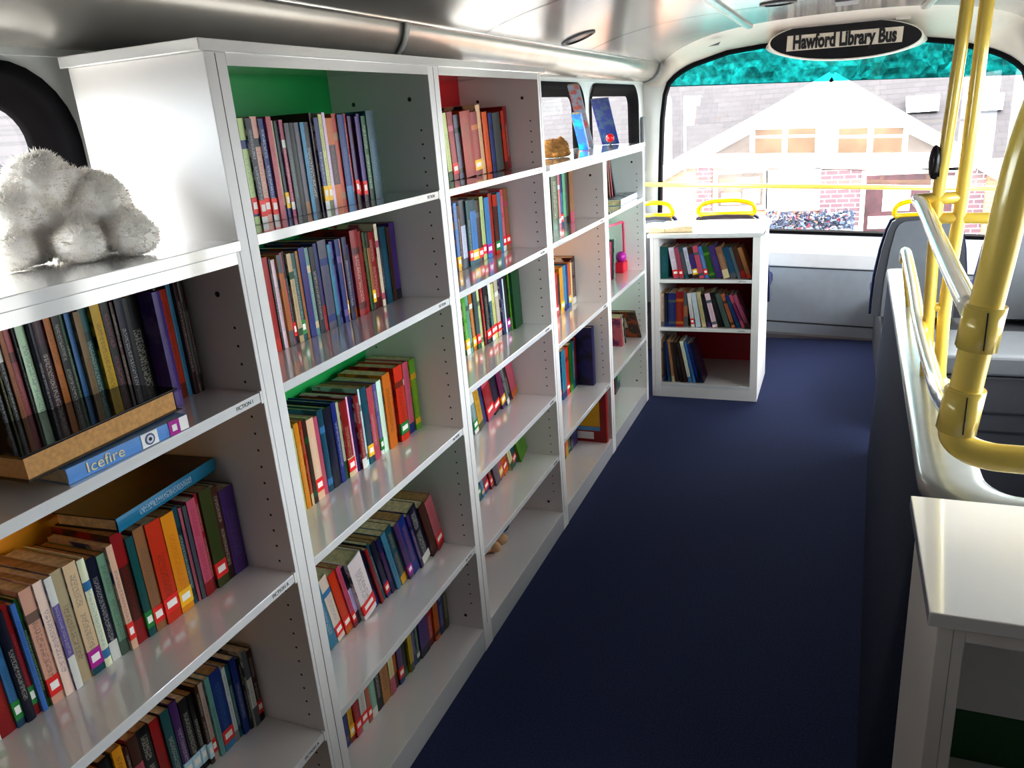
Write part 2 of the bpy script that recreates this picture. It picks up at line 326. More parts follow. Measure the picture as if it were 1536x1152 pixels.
ORD = 'first second third fourth fifth sixth seventh eighth ninth tenth eleventh twelfth thirteenth fourteenth fifteenth sixteenth seventeenth eighteenth nineteenth twentieth twenty-first twenty-second twenty-third twenty-fourth twenty-fifth twenty-sixth twenty-seventh twenty-eighth twenty-ninth thirtieth thirty-first thirty-second'.split()
STW = {'r': 'red', 'y': 'yellow', 'g': 'green', 'm': 'magenta', 's': 'pale blue'}
seen_books = []
def shelf_row(spec, z, x0, h0, lean, y0, ymax, phrase, group, axis='Y', back=-.268, seed=1, ymin=None, name='book', fan=0, near='near end', first=0, fit=None):
    rnd = random.Random(seed)
    items = [t.split(',') for t in spec.split(';')]
    n = len(items)
    spread = h0*(math.sin(math.radians(lean+fan))-math.sin(math.radians(lean)))*1.15 if fan else 0
    tot = sum(int(t[0]) for t in items)*1e-4+spread
    sc = 1.
    if fit and y0+tot > fit: sc = (fit-y0-spread)/(tot-spread)
    if ymax and y0+tot > ymax: y0 = ymax-tot
    y = y0; n = len(items)
    xa, xb = x0 if isinstance(x0, tuple) else (x0, x0)
    for i, (wd, c, st, hh, dd) in enumerate(items):
        step = int(wd)*1e-4*sc; x0 = xa+(xb-xa)*i/max(1, n-1)
        c1, _, c2 = c.partition('/'); c2 = c2 or None
        ln = math.radians(lean + fan*i/max(1, n-1))
        w = max(.004, step*math.cos(ln)-.0006)
        h = (int(hh)/1000 if hh else h0*rnd.uniform(.955, 1.02))
        d = int(dd)/1000 if dd else rnd.uniform(-.003, .004)
        xs = x0+d
        dep = min(.128, xs-back) if axis == 'Y' else .128
        hard = bool(dd) or rnd.random() < .1
        th = 'thin' if w < .0125 else ('thick' if w > .03 else 'slim' if w < .018 else 'plain')
        col = WORD.get(c1, c1)+(' and '+WORD.get(c2, c2) if c2 else '')
        lab = f"{th} {col} {'hardback' if hard else 'paperback'}, " + (f"{STW[st]} sticker, " if st else '') + f"{ORD[i+first]} from {near}, {phrase}"
        loc = (xs, y, z) if axis == 'Y' else (y, xs, z)
        root = thing(name, lab, name.replace('_', ' '), loc, group)
        root.rotation_euler = (0, -ln, PI/2 if axis == 'Y' else 0)
        root.rotation_mode = 'XYZ'
        if axis == 'Y':
            root.rotation_euler = (Matrix.Rotation(PI/2, 3, 'Z') @ Matrix.Rotation(-ln, 3, 'Y')).to_euler()
        book_parts(root, w, h, dep, c1, c2, st, rnd, hard, pages=PAPERB if rnd.random() < .4 else PAPER)
        y += step+(spread/max(1, n-1) if fan else 0)
# ------------------------------------------------------------------ camera
def camera():
    yaw, pitch, roll, f = .4064, .3245, -.0779, 1175.57
    cy, sy, cp, sp = math.cos(yaw), math.sin(yaw), math.cos(pitch), math.sin(pitch)
    fw = Vector((-sy*cp, cy*cp, -sp)); r = Vector((cy, sy, 0)); u = r.cross(fw)
    cr, sr = math.cos(roll), math.sin(roll)
    r2 = cr*r+sr*u; u2 = -sr*r+cr*u
    cd = bpy.data.cameras.new('camera'); cd.sensor_width = 36; cd.lens = f/1536*36; cd.clip_start = .02; cd.clip_end = 300
    o = bpy.data.objects.new('camera', cd); COL.objects.link(o)
    M = Matrix((r2, u2, -fw)).transposed().to_4x4(); M.translation = (.8966, 0, 1.48)
    o.matrix_world = M; SC.camera = o
camera()

# ------------------------------------------------------------------ bus shell
XL, XR, YB, YF = -.31, 1.95, -1.7, 5.3
CX = .82
def zc(x): return 1.845-.10*min(1, abs(x-CX)/1.02)**4
def fz(x, z): return z-.05*x          # slight sag of the front end

def ray_radius(poly, c, a):
    dx, dy = math.cos(a), math.sin(a); best = None
    for i in range(len(poly)):
        x1, y1 = poly[i][0]-c[0], poly[i][1]-c[1]; x2, y2 = poly[(i+1) % len(poly)][0]-c[0], poly[(i+1) % len(poly)][1]-c[1]
        ex, ey = x2-x1, y2-y1; den = dx*ey-dy*ex
        if abs(den) < 1e-12: continue
        t = (x1*ey-y1*ex)/den; s = (x1*dy-y1*dx)/den
        if t > 0 and -1e-6 <= s <= 1+1e-6 and (best is None or t > best): best = t
    return best
def plate_with_hole(bm, outer, hole, put, mi=0, n=72):
    c = (sum(p[0] for p in hole)/len(hole), sum(p[1] for p in hole)/len(hole))
    A = sorted({round(-PI+2*PI*i/n, 6) for i in range(n)} | {round(math.atan2(p[1]-c[1], p[0]-c[0]), 6) for p in list(outer)+list(hole)})
    I, O = [], []
    for a in A:
        for poly, L in ((hole, I), (outer, O)):
            t = ray_radius(poly, c, a); L.append(bm.verts.new(put(c[0]+t*math.cos(a), c[1]+t*math.sin(a))))
    for i in range(len(A)):
        j = (i+1) % len(A); f = bm.faces.new((I[i], I[j], O[j], O[i])); f.material_index = mi
def rrect(x0, x1, z0, z1, r, n=7):
    o = []
    for cx, cz, a0 in ((x1-r, z1-r, 0), (x0+r, z1-r, PI/2), (x0+r, z0+r, PI), (x1-r, z0+r, 1.5*PI)):
        for i in range(n+1):
            a = a0+PI/2*i/n; o.append((cx+r*math.cos(a), cz+r*math.sin(a)))
    return o
def offset_poly(p, d):
    n = len(p); o = []
    for i in range(n):
        a, b, c = Vector(p[i-1]), Vector(p[i]), Vector(p[(i+1) % n])
        t = (c-a).normalized(); nrm = Vector((-t.y, t.x)); o.append((b.x+nrm.x*d, b.y+nrm.y*d))
    return o

# floor
bm = bmesh.new(); bx(bm, XL, 1.13, YB, YF, -.05, 0); bx(bm, 1.13, XR, YB, 1.40, -.05, 0)
fl = struct(obj('floor', bm, CARPET))
bm = bmesh.new(); bx(bm, 1.13, XR, 1.40, 3.66, -.32, -.26); bx(bm, 1.13, XR, 1.40, 1.75, -.26, -.12)
struct(obj('floor_stairwell', bm, mat('blue_stair_carpet', (.03, .06, .2), .9, var=.2, scale=150)))
# side walls with windows
WZ0, WZ1 = .80, 1.62
lw = [(-.60, 1.02), (2.57, 3.985), (4.07, 5.135)]
def side_wall(name, x, wins, inward):
    WZ0 = .80 if inward > 0 else .58  # sills of the unseen right side lowered to light the low shelves
    bm = bmesh.new(); put = lambda a, b: (x, a, b)
    ys = [YB]
    for a, b in wins: ys += [a-.03, b+.03]
    ys.append(YF+.05)
    for i in range(0, len(ys)-1, 2):
        if ys[i+1] > ys[i]: bm.faces.new([bm.verts.new(put(*p)) for p in ((ys[i], -.4), (ys[i+1], -.4), (ys[i+1], 1.80), (ys[i], 1.80))])
    for a, b in wins:
        plate_with_hole(bm, [(a-.03, -.4), (b+.03, -.4), (b+.03, 1.80), (a-.03, 1.80)], rrect(a, b, WZ0, WZ1, .12), put)
    w = obj(name, bm, WALLW); struct(w)
    return w
def side_window(name, x, a, b, sgn):
    WZ0 = .80 if sgn > 0 else .58
    """sgn +1: outside is towards -X (wall on the -X side)."""
    R = rrect(a, b, WZ0, WZ1, .12)
    w = bpy.data.objects.new(name, None); COL.objects.link(w); w.location = (x, (a+b)/2, WZ0); struct(w)
    bm = bmesh.new()
    # stepped black rubber surround
    prof = [(0.006, .004), (-.012, .010), (-.022, .002), (-.030, -.012), (-.036, -.014), (-.042, -.03), (-.054, -.034), (-.056, -.05)]
    loops = [[bm.verts.new((x+sgn*dx, p[0], p[1])) for p in offset_poly(R, -d if True else d)] for d, dx in prof]
    n = len(R)
    for l0, l1 in zip(loops, loops[1:]):
        for i in range(n):
            f = bm.faces.new((l0[i], l0[(i+1) % n], l1[(i+1) % n], l1[i])); f.smooth = True
    at(w, obj('window_frame', bm, RUBBER))
    bm = bmesh.new(); bm.faces.new([bm.verts.new((x-sgn*.05, p[0], p[1])) for p in offset_poly(R, .045)])
    at(w, obj('window_pane', bm, CLEAR))
    return w
side_wall('wall_left', XL, lw, 1)
rw = [(.92, 2.1), (2.2, 3.6), (3.7, 5.1)]  # unseen windows, spans shaped to light the shelves and shade the cabinet front
side_wall('wall_right', XR, rw, -1)
for i, (a, b) in enumerate(lw): side_window('window_%d' % (i+2), XL, a, b, 1)
for i, (a, b) in enumerate(rw): side_window('window_%d' % (i+5), XR, a, b, -1)
bm = bmesh.new(); bx(bm, XL-.05, XR+.05, YB-.05, YB, -.4, 1.9)
struct(obj('wall_rear', bm, WALLW))

# ceiling
bm = bmesh.new()
xs = [-.20+i*(2.04/40) for i in range(41)]
def yend(x):
    t = min(1, abs(x-CX)/1.02); return 4.35+1.0*t**2.2
g = []
for x in xs:
    col = []
    for k in range(25):
        y = YB+(yend(x)-YB)*k/24; col.append(bm.verts.new((x, y, zc(x))))
    g.append(col)
for a, b in zip(g, g[1:]):
    for k in range(24):
        f = bm.faces.new((a[k], a[k+1], b[k+1], b[k])); f.smooth = True
ce = obj('ceiling', bm, CEIL, recalc=False); struct(ce)
bm = bmesh.new(); bx(bm, XL-.06, XR+.06, YB-.06, YF+.06, 1.90, 1.93); struct(obj('roof', bm, WALLW))
# ceiling trims
def strip_on_ceiling(name, x0, x1, y0, y1, m, dz=-.0015):
    bm = bmesh.new(); N = 30
    for i in range(N):
        a, b = x0+(x1-x0)*i/N, x0+(x1-x0)*(i+1)/N
        bm.faces.new([bm.verts.new(p) for p in ((a, y0, zc(a)+dz), (b, y0, zc(b)+dz), (b, y1, zc(b)+dz), (a, y1, zc(a)+dz))])
    return struct(obj(name, bm, m))
for i, y in enumerate((.2, 1.38, 2.52, 3.7)): strip_on_ceiling('trim_%d' % (i+1), -.19, 1.83, y, y+.005, SEAM)
for i, x in enumerate((.42, 1.22)):
    bm = bmesh.new()
    tube(bm, [(x, YB, zc(x)-.004), (x, 4.5, zc(x)-.004)], .01, n=10, prof=[(-.022, .006), (-.018, -.008), (-.006, -.012), (.006, -.012), (.018, -.008), (.022, .006)])
    struct(obj('trim_%d' % (i+5), bm, CHROME))
# cove along both sides + lip rail + joint ring
for sgn, nm, x0 in ((1, 'left', XL), (-1, 'right', XR)):
    bm = bmesh.new(); pr = []
    for i in range(13):
        a = PI/2*i/12; pr.append((x0+sgn*.112*math.cos(a)-sgn*.0, 1.745-.102*math.sin(a)))
    for (ya, yb) in ((YB, 5.26),):
        A = [bm.verts.new((p[0], ya, p[1])) for p in pr]; B = [bm.verts.new((p[0], yb, p[1])) for p in pr]
        for i in range(12):
            f = bm.faces.new((A[i], A[i+1], B[i+1], B[i])); f.smooth = True
        bm.faces.new([bm.verts.new((p[0], yb, p[1])) for p in pr]+[bm.verts.new((x0, yb, 1.745))])
    struct(obj('trim_cove_'+nm, bm, COVE))
    bm = bmesh.new(); tube(bm, [(x0+sgn*.116, YB, 1.748), (x0+sgn*.116, 5.27, 1.748)], .007, n=8)
    struct(obj('trim_lip_'+nm, bm, CHROME))
    for j, yy in enumerate((-.2, 2.0)):
        bm = bmesh.new(); q = [(x0+sgn*.118*math.cos(PI/2*i/12), 1.747-.107*math.sin(PI/2*i/12)) for i in range(13)]
        A = [bm.verts.new((p[0], yy, p[1])) for p in q]; B = [bm.verts.new((p[0], yy+.024, p[1])) for p in q]
        for i in range(12):
            f = bm.faces.new((A[i], A[i+1], B[i+1], B[i])); f.smooth = True
        o = obj('trim_cove_joint_'+nm+('' if j == 0 else '_front'), bm, WALLW); struct(o); o.modifiers.new('t', 'SOLIDIFY').thickness = .004
    bm = bmesh.new(); q = [(x0+sgn*.122*math.cos(PI/2*i/12), 1.75-.112*math.sin(PI/2*i/12)) for i in range(13)]+[(x0, 1.75)]
    prism(bm, q, 'Y', 5.25, 5.285); struct(obj('trim_cove_end_'+nm, bm, GREYPL))
    # lining strip between cove and window heads
    bm = bmesh.new(); bx(bm, *sorted((x0, x0+sgn*.008)), YB, 5.28, 1.632, 1.648); struct(obj('trim_head_'+nm, bm, WALLW))
# round speaker grilles
for (x, y, n) in ((-.115, 3.30, 'round dark speaker grille in the ceiling above the window books'), (.625, 3.62, 'round dark speaker grille in the ceiling beside the destination sign')):
    bm = bmesh.new(); z = zc(x)-.004
    for k, (r, dz) in enumerate(((.105, .003), (.095, -.004), (.08, -.002), (.05, -.003), (.02, -.004))):
        pass
    tl = math.atan2(zc(x+.05)-zc(x-.05), .1)
    rt = Matrix.Translation((x, y, z)) @ Matrix.Rotation(-tl, 4, 'Y')
    V = []
    for (r, dz) in ((.072, .006), (.072, -.002), (.062, -.004), (.058, .001), (0.03, .0)):
        V.append([bm.verts.new(rt @ Vector((r*math.cos(2*PI*i/28), r*math.sin(2*PI*i/28), dz))) for i in range(28)])
    for k in range(4):
        for i in range(28):
            f = bm.faces.new((V[k][i], V[k][(i+1) % 28], V[k+1][(i+1) % 28], V[k+1][i])); f.material_index = 0 if k < 2 else 1
    f = bm.faces.new(V[-1]); f.material_index = 1
    tag(obj('speaker_grille', bm, [GREYDK, BLACK]), n, 'speaker')

# front end: wall with windscreen, dome, hood
def top_z(x):      # windscreen upper edge
    t = abs(x-CX)
    P = [(0, 1.818), (.4, 1.815), (.61, 1.788), (.83, 1.722), (.92, 1.675), (.975, 1.62)]
    for (a, za), (b, zb) in zip(P, P[1:]):
        if t <= b: return za+(zb-za)*(t-a)/(b-a)
    return 1.62
hole = []
for x in [CX+.975-i*(1.95/48) for i in range(49)]: hole.append((x, top_z(x)))
hole += [(CX-1.0, 1.55), (CX-1.02, 1.4), (CX-1.035, 1.07), (CX-1.045, .74), (CX-1.03, .715), (CX-1.0, .70)]
hole += [(CX-.5, .70), (CX, .70), (CX+.5, .70), (CX+1.0, .70), (CX+1.03, .715), (CX+1.045, .74), (CX+1.035, 1.07), (CX+1.02, 1.4), (CX+1.0, 1.55)]
FS = lambda y: (lambda x, z: (x, y, fz(x, z)))
bm = bmesh.new(); plate_with_hole(bm, [(XL-.03, -.4), (XR+.03, -.4), (XR+.03, 1.88), (XL-.03, 1.88)], hole, FS(YF), n=140)
wf = obj('wall_front', bm, WALLW); struct(wf)
w1 = bpy.data.objects.new('window_1', None); COL.objects.link(w1); w1.location = (CX, YF, .7); struct(w1)
bm = bmesh.new()
def off(p, d):
    return offset_poly(p, d)
loops = [[bm.verts.new((p[0], YF+dy, fz(p[0], p[1]))) for p in off(hole, d)] for d, dy in ((-.006, 0), (-.003, -.014), (.016, -.014), (.022, .02))]
n = len(hole)
for l0, l1 in zip(loops, loops[1:]):
    for i in range(n):
        bm.faces.new((l0[i], l0[(i+1) % n], l1[(i+1) % n], l1[i]))
at(w1, obj('window_frame', bm, RUBBER))
ZT = 1.595
inner = off(hole, .012)
up = [p for p in inner if p[1] >= ZT]; lo = [p for p in inner if p[1] < ZT]
# walk the outline: first 49 are the top edge (right to left)
xr = CX+.99; xl = CX-.99
def pane(nm, pts, m):
    bm = bmesh.new(); f = bm.faces.new([bm.verts.new((p[0], YF+.015, fz(p[0], p[1]))) for p in pts])
    bmesh.ops.triangulate(bm, faces=[f]); return at(w1, obj(nm, bm, m))
upper = [p for p in inner[:49] if p[1] >= ZT]
pane('tint_band', [(xr, ZT)]+upper+[(xl, ZT)], TINT)
lower = [p for p in inner[49:] if p[1] < ZT]
pane('window_pane', [(xr, ZT), (xl, ZT)]+lower, CLEAR)
# white dome between ceiling edge and windscreen head
bm = bmesh.new(); g = []
NX = 48
for i in range(NX+1):
    x = XL+(XR-XL)*i/NX
    xc = min(max(x, -.2), 1.84)
    p0 = Vector((xc if abs(x-CX) < 1.03 else x, yend(xc)-.002, zc(xc) if abs(x-CX) < 1.05 else 1.70))
    xt = min(max(x, CX-.985), CX+.985)
    p2 = Vector((x, YF-.006, fz(xt, top_z(xt)+.004)))
    if abs(x-CX) > 1.0: p2.z = fz(x, 1.60)
    p1 = Vector(((p0.x+p2.x)/2, p0.y*.35+p2.y*.65, max(p0.z, p2.z)-.004))
    col = []
    for k in range(11):
        t = k/10; q = (1-t)**2*p0+2*t*(1-t)*p1+t*t*p2; col.append(bm.verts.new(q))
    g.append(col)
for a, b in zip(g, g[1:]):
    for k in range(10):
        f = bm.faces.new((a[k], a[k+1], b[k+1], b[k])); f.smooth = True
struct(obj('ceiling_front_dome', bm, DOME, recalc=False))
bm = bmesh.new(); bm.faces.new([bm.verts.new(p) for p in ((.150, 4.93, 1.7905), (.245, 4.76, 1.7985), (.215, 4.90, 1.7915))])
bm2 = bm; bm2.faces.ensure_lookup_table(); bmesh.ops.solidify(bm2, geom=bm2.faces[:], thickness=.004)
tag(obj('triangle_marker', bm2, GREYDK), 'small dark grey triangular marker above the windscreen corner', 'marker')
bm = bmesh.new(); bx(bm, .835, .925, 3.60, 3.78, 1.818, 1.846, bev=.006)
tag(obj('ceiling_bracket', bm, GREYPL), 'small grey bracket on the ceiling above the oval sign', 'bracket')
# sign
SGX, SGY, SGZ = .868, 4.86, 1.752
sg = thing('destination_sign', 'black oval sign reading Hawford Library Bus above the windscreen', 'sign', (SGX, SGY, SGZ))
TL = math.atan(.046)
MS = Matrix.Translation((SGX, SGY, SGZ)) @ Matrix.Rotation(TL, 4, 'Y')   # slight sag like the rest of the front end
def oval(a, b, y, n=56): return [Vector((a*math.cos(2*PI*i/n), y, b*math.sin(2*PI*i/n))) for i in range(n)]
bm = bmesh.new()
rings = [oval(.372, .094, .0), oval(.379, .100, .001), oval(.383, .102, .012), oval(.400, .098, .2), oval(.43, .08, .40)]
V = [[bm.verts.new(MS @ p) for p in r] for r in rings]
for k in range(len(V)-1):
    for i in range(56):
        f = bm.faces.new((V[k][i], V[k][(i+1) % 56], V[k+1][(i+1) % 56], V[k+1][i])); f.smooth = True
at(sg, obj('sign_housing', bm, DOME))
bm = bmesh.new(); bm.faces.new([bm.verts.new(MS @ (p+Vector((0, -.001, 0)))) for p in oval(.374, .095, .002)])
at(sg, obj('sign_face', bm, BLACK))
bm = bmesh.new(); 
for q in [[(-.285, -.046), (.283, -.028), (.283, .047), (-.285, .032)]]:
    bm.faces.new([bm.verts.new(MS @ Vector((a, -.004, b))) for a, b in q])
st = at(sg, obj('name_strip', bm, mat('pale_name_strip', '#d9d2c6', .5)))
text_mesh('sign_lettering', 'Hawford Library Bus', .098, INK, MS @ Matrix.Translation((-.0, -.0052, .002)) @ Matrix.Rotation(-.026, 4, 'Y') @ Matrix.Rotation(PI/2, 4, 'X'), sg, xs=.615, bold=.0042)
bm = bmesh.new(); bx(bm, .24, .31, -.012, .0, .078, .118); bm.transform(MS); at(sg, obj('fixing_bracket', bm, DOME))
# ledge, panel under the windscreen
def fslab(name, prof, m, x0=XL, x1=XR):
    bm = bmesh.new()
    A = [bm.verts.new((x0, y, fz(x0, z))) for y, z in prof]; B = [bm.verts.new((x1, y, fz(x1, z))) for y, z in prof]
    k = len(prof)
    for i in range(k): bm.faces.new((A[i], A[(i+1) % k], B[(i+1) % k], B[i]))
    bm.faces.new(A[::-1]); bm.faces.new(B); return struct(obj(name, bm, m))
fslab('trim_windscreen_ledge', [(5.295, .70), (5.295, .50), (5.245, .50), (5.252, .58), (5.275, .665)], mat('pale_ledge_plastic', '#dfe3e4', .4, var=.02))
fslab('trim_front_panel', [(5.295, .50), (5.295, .045), (5.235, .045), (5.235, .132), (5.245, .136), (5.245, .50)], GREYPANEL)
fslab('trim_front_seam_top', [(5.2435, .489), (5.2435, .495), (5.25, .495), (5.25, .489)], SEAM)
fslab('trim_front_seam_low', [(5.233, .131), (5.233, .137), (5.25, .137), (5.25, .131)], SEAM)
fslab('baseboard_front', [(5.295, .09), (5.295, -.03), (5.215, -.03), (5.215, .055), (5.225, .06)], mat('brown_grey_kick_strip', '#6d6a6c', .6))
# grey strip on the front pillar
bm = bmesh.new(); bx(bm, -.304, -.285, 5.185, 5.225, 1.10, 1.435, bev=.006); struct(obj('trim_pillar_strip', bm, GREYPL))
# yellow rail across the windscreen
bm = bmesh.new(); tube(bm, [(XL+.01, 5.16, 1.02), (XR-.01, 5.16, .905)], .0145)
gr = thing('grab_rail', 'long horizontal yellow grab rail across the windscreen', 'rail', (CX, 5.16, .95))
at(gr, obj('rail_tube', bm, YELLOW))
for x, z in ((XL+.004, 1.02), (XR-.004, .905)):
    bm = bmesh.new(); tube(bm, [(x-.004, 5.16, z), (x+.004, 5.16, z)], .03); at(gr, obj('rail_flange', bm, YELLOW))

# ------------------------------------------------------------------ bookcases
def dots(bm, y, zs, xs=(-.032, -.238), r=.0027, mi=1):
    for x in xs:
        for z in zs: disc(bm, (x, y, z), 'Y', r, mi, 6)
def shelf_text(sh, y, z, body='FICTION', s=.0095):
    M = Matrix.Translation((-.0008, y, z)) @ Matrix.Rotation(PI/2, 4, 'Z') @ Matrix.Rotation(PI/2, 4, 'X')
    text_mesh('shelf_label', body, s, INK, M, sh, depth=.0002)
def bookcase(name, label, posts, bays, top, opn, slab, y0s, y1s, overh=0.):
    """posts [(y0,y1,z1)], bays [(y0,y1,[shelf z],backmaterial,[labels])] along Y with the open side facing +X."""
    root = thing(name, label, 'bookcase', (-.14, (posts[0][0]+posts[-1][1])/2, 0))
    for k, (a, b, _) in enumerate(posts):
        bm = bmesh.new(); bx(bm, -.284, 0, a, b, 0, slab, bev=.0012)
        if b-a > .03:                                     # joint line between the two boards of a post
            g = (a+b)/2; bx(bm, -.001, .0003, g-.0006, g+.0006, .08, slab-.002, 1)
        if k:                                             # rows of shelf-pin holes on the face seen from the bay before it
            zz = [.16+.032*i for i in range(int((opn-.22)/.032))]
            zz = [z for z in zz if all(abs(z-(s-.009)) > .016 for s in bays[k-1][2])]
            dots(bm, a-.0004, zz); dots(bm, a-.0004, [opn-.05, .115], xs=(-.055, -.21), r=.0055)
        at(root, obj('side_panel' if k in (0, len(posts)-1) else 'divider', bm, [WHITE2, DOT]))
    bm = bmesh.new(); bx(bm, -.288, .005, y0s, y1s, slab, top, bev=.0015); at(root, obj('top_board', bm, WHITE))
    for (a, b, shelves, bmt, labs) in bays:
        bm = bmesh.new(); bx(bm, -.018, 0, a, b, opn, slab); at(root, obj('top_rail', bm, WHITE))
        bm = bmesh.new(); bx(bm, -.283, -.274, a-.004, b+.004, .05, slab); at(root, obj('back_panel', bm, bmt))
        bm = bmesh.new(); bx(bm, -.274, 0, a, b, .0586, .0766, bev=.001); at(root, obj('base_board', bm, WHITE))
        bm = bmesh.new(); bx(bm, -.02, -.002, a, b, 0, .0586); at(root, obj('plinth', bm, WHITE))
        for z, lb in zip(shelves, labs):
            bm = bmesh.new(); bx(bm, -.274, -.001, a+.0008, b-.0008, z-.018, z, bev=.001)
            sh = at(root, obj('shelf', bm, WHITE))
            if lb: shelf_text(sh, b-.045, z-.009, lb)
            bm = bmesh.new(); bx(bm, -.006, .0005, b-.006, b-.0008, z-.02, z+.002); at(sh, obj('shelf_clip', bm, mat('clear_clip', '#d8dad8', .2)) if False else obj('shelf_clip', bm, WHITE2))
    return root
BG = mat('bright_green_back_board', '#12a04e', .4, var=.03); BR = mat('red_back_board', '#c01420', .35, var=.03)
BA = mat('amber_back_board', '#f2a30c', .4, var=.03); BO = mat('orange_back_board', '#f0a040', .4, var=.03); BM_ = mat('mint_back_board', '#9fd8b4', .4, var=.03)
BDR = mat('dark_red_back_board', '#c4182a', .35, var=.03)
bookcase('low_bookcase', 'low white bookcase under the soft toy, its amber back board showing', [(-.42, -.372, 1), (.272, .32, 1), (1.003, 1.0118, 1)],
         [(-.372, .272, [1.0723, .7159, .3503], BA, [None]*3), (.32, 1.003, [1.0723, .7159, .3503], BA, ['FICTION I', 'FICTION A', 'FICTION A'])], 1.3286, 1.2912, 1.3106, -.42, 1.0118)
bookcase('tall_bookcase', 'tall white bookcase with green and red backed bays full of books', [(1.0125, 1.0605, 1), (1.7342, 1.7884, 1), (2.4707, 2.502, 1)],
         [(1.0605, 1.7342, [1.3302, 1.0677, .7124, .3515], BG, ['FICTION', 'FICTION', 'FICTION', 'FICTION']),
          (1.7884, 2.4707, [1.3283, 1.0675, .8037, .5397, .3081], BR, ['FICTION']*5)], 1.6298, 1.5924, 1.6118, 1.000, 2.5295)
bookcase('window_bookcase', 'low white bookcase below the two small windows with two bays', [(2.5025, 2.5291, 1), (3.1865, 3.2417, 1), (3.8964, 3.9314, 1)],
         [(2.5291, 3.1865, [1.0694, .7113, .3473], BO, ['FICTION']*3), (3.2417, 3.8964, [1.0702, .7112, .3599], BM_, [None]*3)], 1.3286, 1.2912, 1.3106, 2.5302, 3.9345)

# small end cabinet (faces the aisle's near end) and front cabinet
def cabinet(name, label, x0, x1, y0, y1, top, slabt, ox0, ox1, oz0, oz1, shelves, backs, over=.012, labs=None, side_in=.012, holes=True):
    root = thing(name, label, 'cabinet', ((x0+x1)/2, (y0+y1)/2, 0))
    sz = top-slabt
    bm = bmesh.new(); bx(bm, x0, x1, y0, y1, sz, top, bev=.0015); at(root, obj('top_board', bm, WHITE))
    yf, yb = y0+.012, y1-.002
    for k, (a, b) in enumerate(((x0+side_in, ox0), (ox1, x1-side_in))):
        bm = bmesh.new(); bx(bm, a, b, yf, yb, 0, sz, bev=.0012)
        g = a+.018 if k == 0 else b-.018
        bx(bm, g-.0006, g+.0006, yf-.0003, yf+.001, .05, sz-.002, 1)
        at(root, obj('side_panel', bm, [WHITE2, mat('joint_line', '#a9a6a3', .6) if k == 0 else WHITE2]))
    bm = bmesh.new(); bx(bm, ox0, ox1, yf, yf+.018, oz1, sz); at(root, obj('top_rail', bm, WHITE2))
    bm = bmesh.new(); bx(bm, ox0, ox1, yf, yb-.01, oz0-.018, oz0); at(root, obj('base_board', bm, WHITE))
    bm = bmesh.new(); bx(bm, ox0, ox1, yf+.001, yf+.018, 0, oz0-.018); at(root, obj('plinth', bm, WHITE2))
    for (za, zb, m) in backs:
        bm = bmesh.new(); bx(bm, ox0, ox1, yb-.012, yb-.004, za, zb); at(root, obj('back_panel', bm, m))
    for z, lb in zip(shelves, labs or [None]*9):
        bm = bmesh.new(); bx(bm, ox0+.0006, ox1-.0006, yf+.001, yb-.012, z-.018, z, bev=.001)
        sh = at(root, obj('shelf', bm, WHITE))
        if lb:
            text_mesh('shelf_label', lb, .0085, INK, Matrix.Translation((ox1-.045, yf+.0004, z-.009)) @ Matrix.Rotation(PI/2, 4, 'X'), sh, depth=.0002)
    return root
cabinet('end_cabinet', 'small white book cabinet with dark red back at the end of the aisle', -.004, .564, 3.975, 4.47, .8755, .0185, .0528, .5144, .0778, .8512, [.6414, .3853], [(.05, .857, BDR)], labs=['FICTION', 'FICTION'])
cabinet('front_cabinet', 'white cabinet with a glossy top beside the stair rail, green back inside', 1.0245, 1.90, .93, 1.249, .8755, .020, 1.068, 1.86, .08, .832, [.40], [(.05, .50, mat('deep_green_back_board', '#0a4f28', .4)), (.5004, .855, WHITE2)])
# ------------------------------------------------------------------ stair wall, capping, rails
def lerp(a, b, t): return a+(b-a)*t
bm = bmesh.new(); pth = []
for i in range(13):
    y = 3.42-(3.42-1.50)*i/12
    pth.append(((lerp(1.0, 1.066, (y-1.5)/1.92), y), (lerp(1.066, 1.091, min(1, (y-1.43)/1.9)), y), (1.158, y)))
for i in range(1, 9):      # rounded corner across the stair head
    a = PI/2*i/8
    pth.append(((1.0+.12*(1-math.cos(a)), 1.50-.14*math.sin(a)), (1.066+.115*(1-math.cos(a)), 1.50-.13*math.sin(a)), (1.158+.06*(1-math.cos(a)), 1.50-.075*math.sin(a))))
pth.append(((1.94, 1.36), (1.94, 1.37), (1.94, 1.425)))
rows = []
for (b, t, n) in pth:
    rows.append([bm.verts.new((b[0], b[1], 0)), bm.verts.new((t[0], t[1], .782)), bm.verts.new((n[0], n[1], .782)), bm.verts.new((n[0], n[1], -.30))])
for a, b in zip(rows, rows[1:]):
    for k in range(4):
        f = bm.faces.new((a[k], a[(k+1) % 4], b[(k+1) % 4], b[k])); f.smooth = k == 0; f.material_index = 0 if k < 1 else 1
bm.faces.new(rows[0][::-1]); bm.faces.new(rows[-1])
struct(obj('wall_stair', bm, [CARPETW, GREYDK]))
bm = bmesh.new(); rows = []
prof = [(0, -.03), (-.07, -.022), (-.12, 0), (-.06, .012), (.1, .017), (.5, .018), (.9, .017), (1.06, .012), (1.10, 0), (1.04, -.022), (1, -.03)]
for (b, t, n) in pth:
    T = Vector((t[0], t[1], .782)); N = Vector((n[0], n[1], .782))
    rows.append([bm.verts.new(T+(N-T)*u+Vector((0, 0, dz+.01))) for u, dz in prof])
for a, b in zip(rows, rows[1:]):
    for k in range(len(prof)):
        f = bm.faces.new((a[k], a[(k+1) % len(prof)], b[(k+1) % len(prof)], b[k])); f.smooth = True
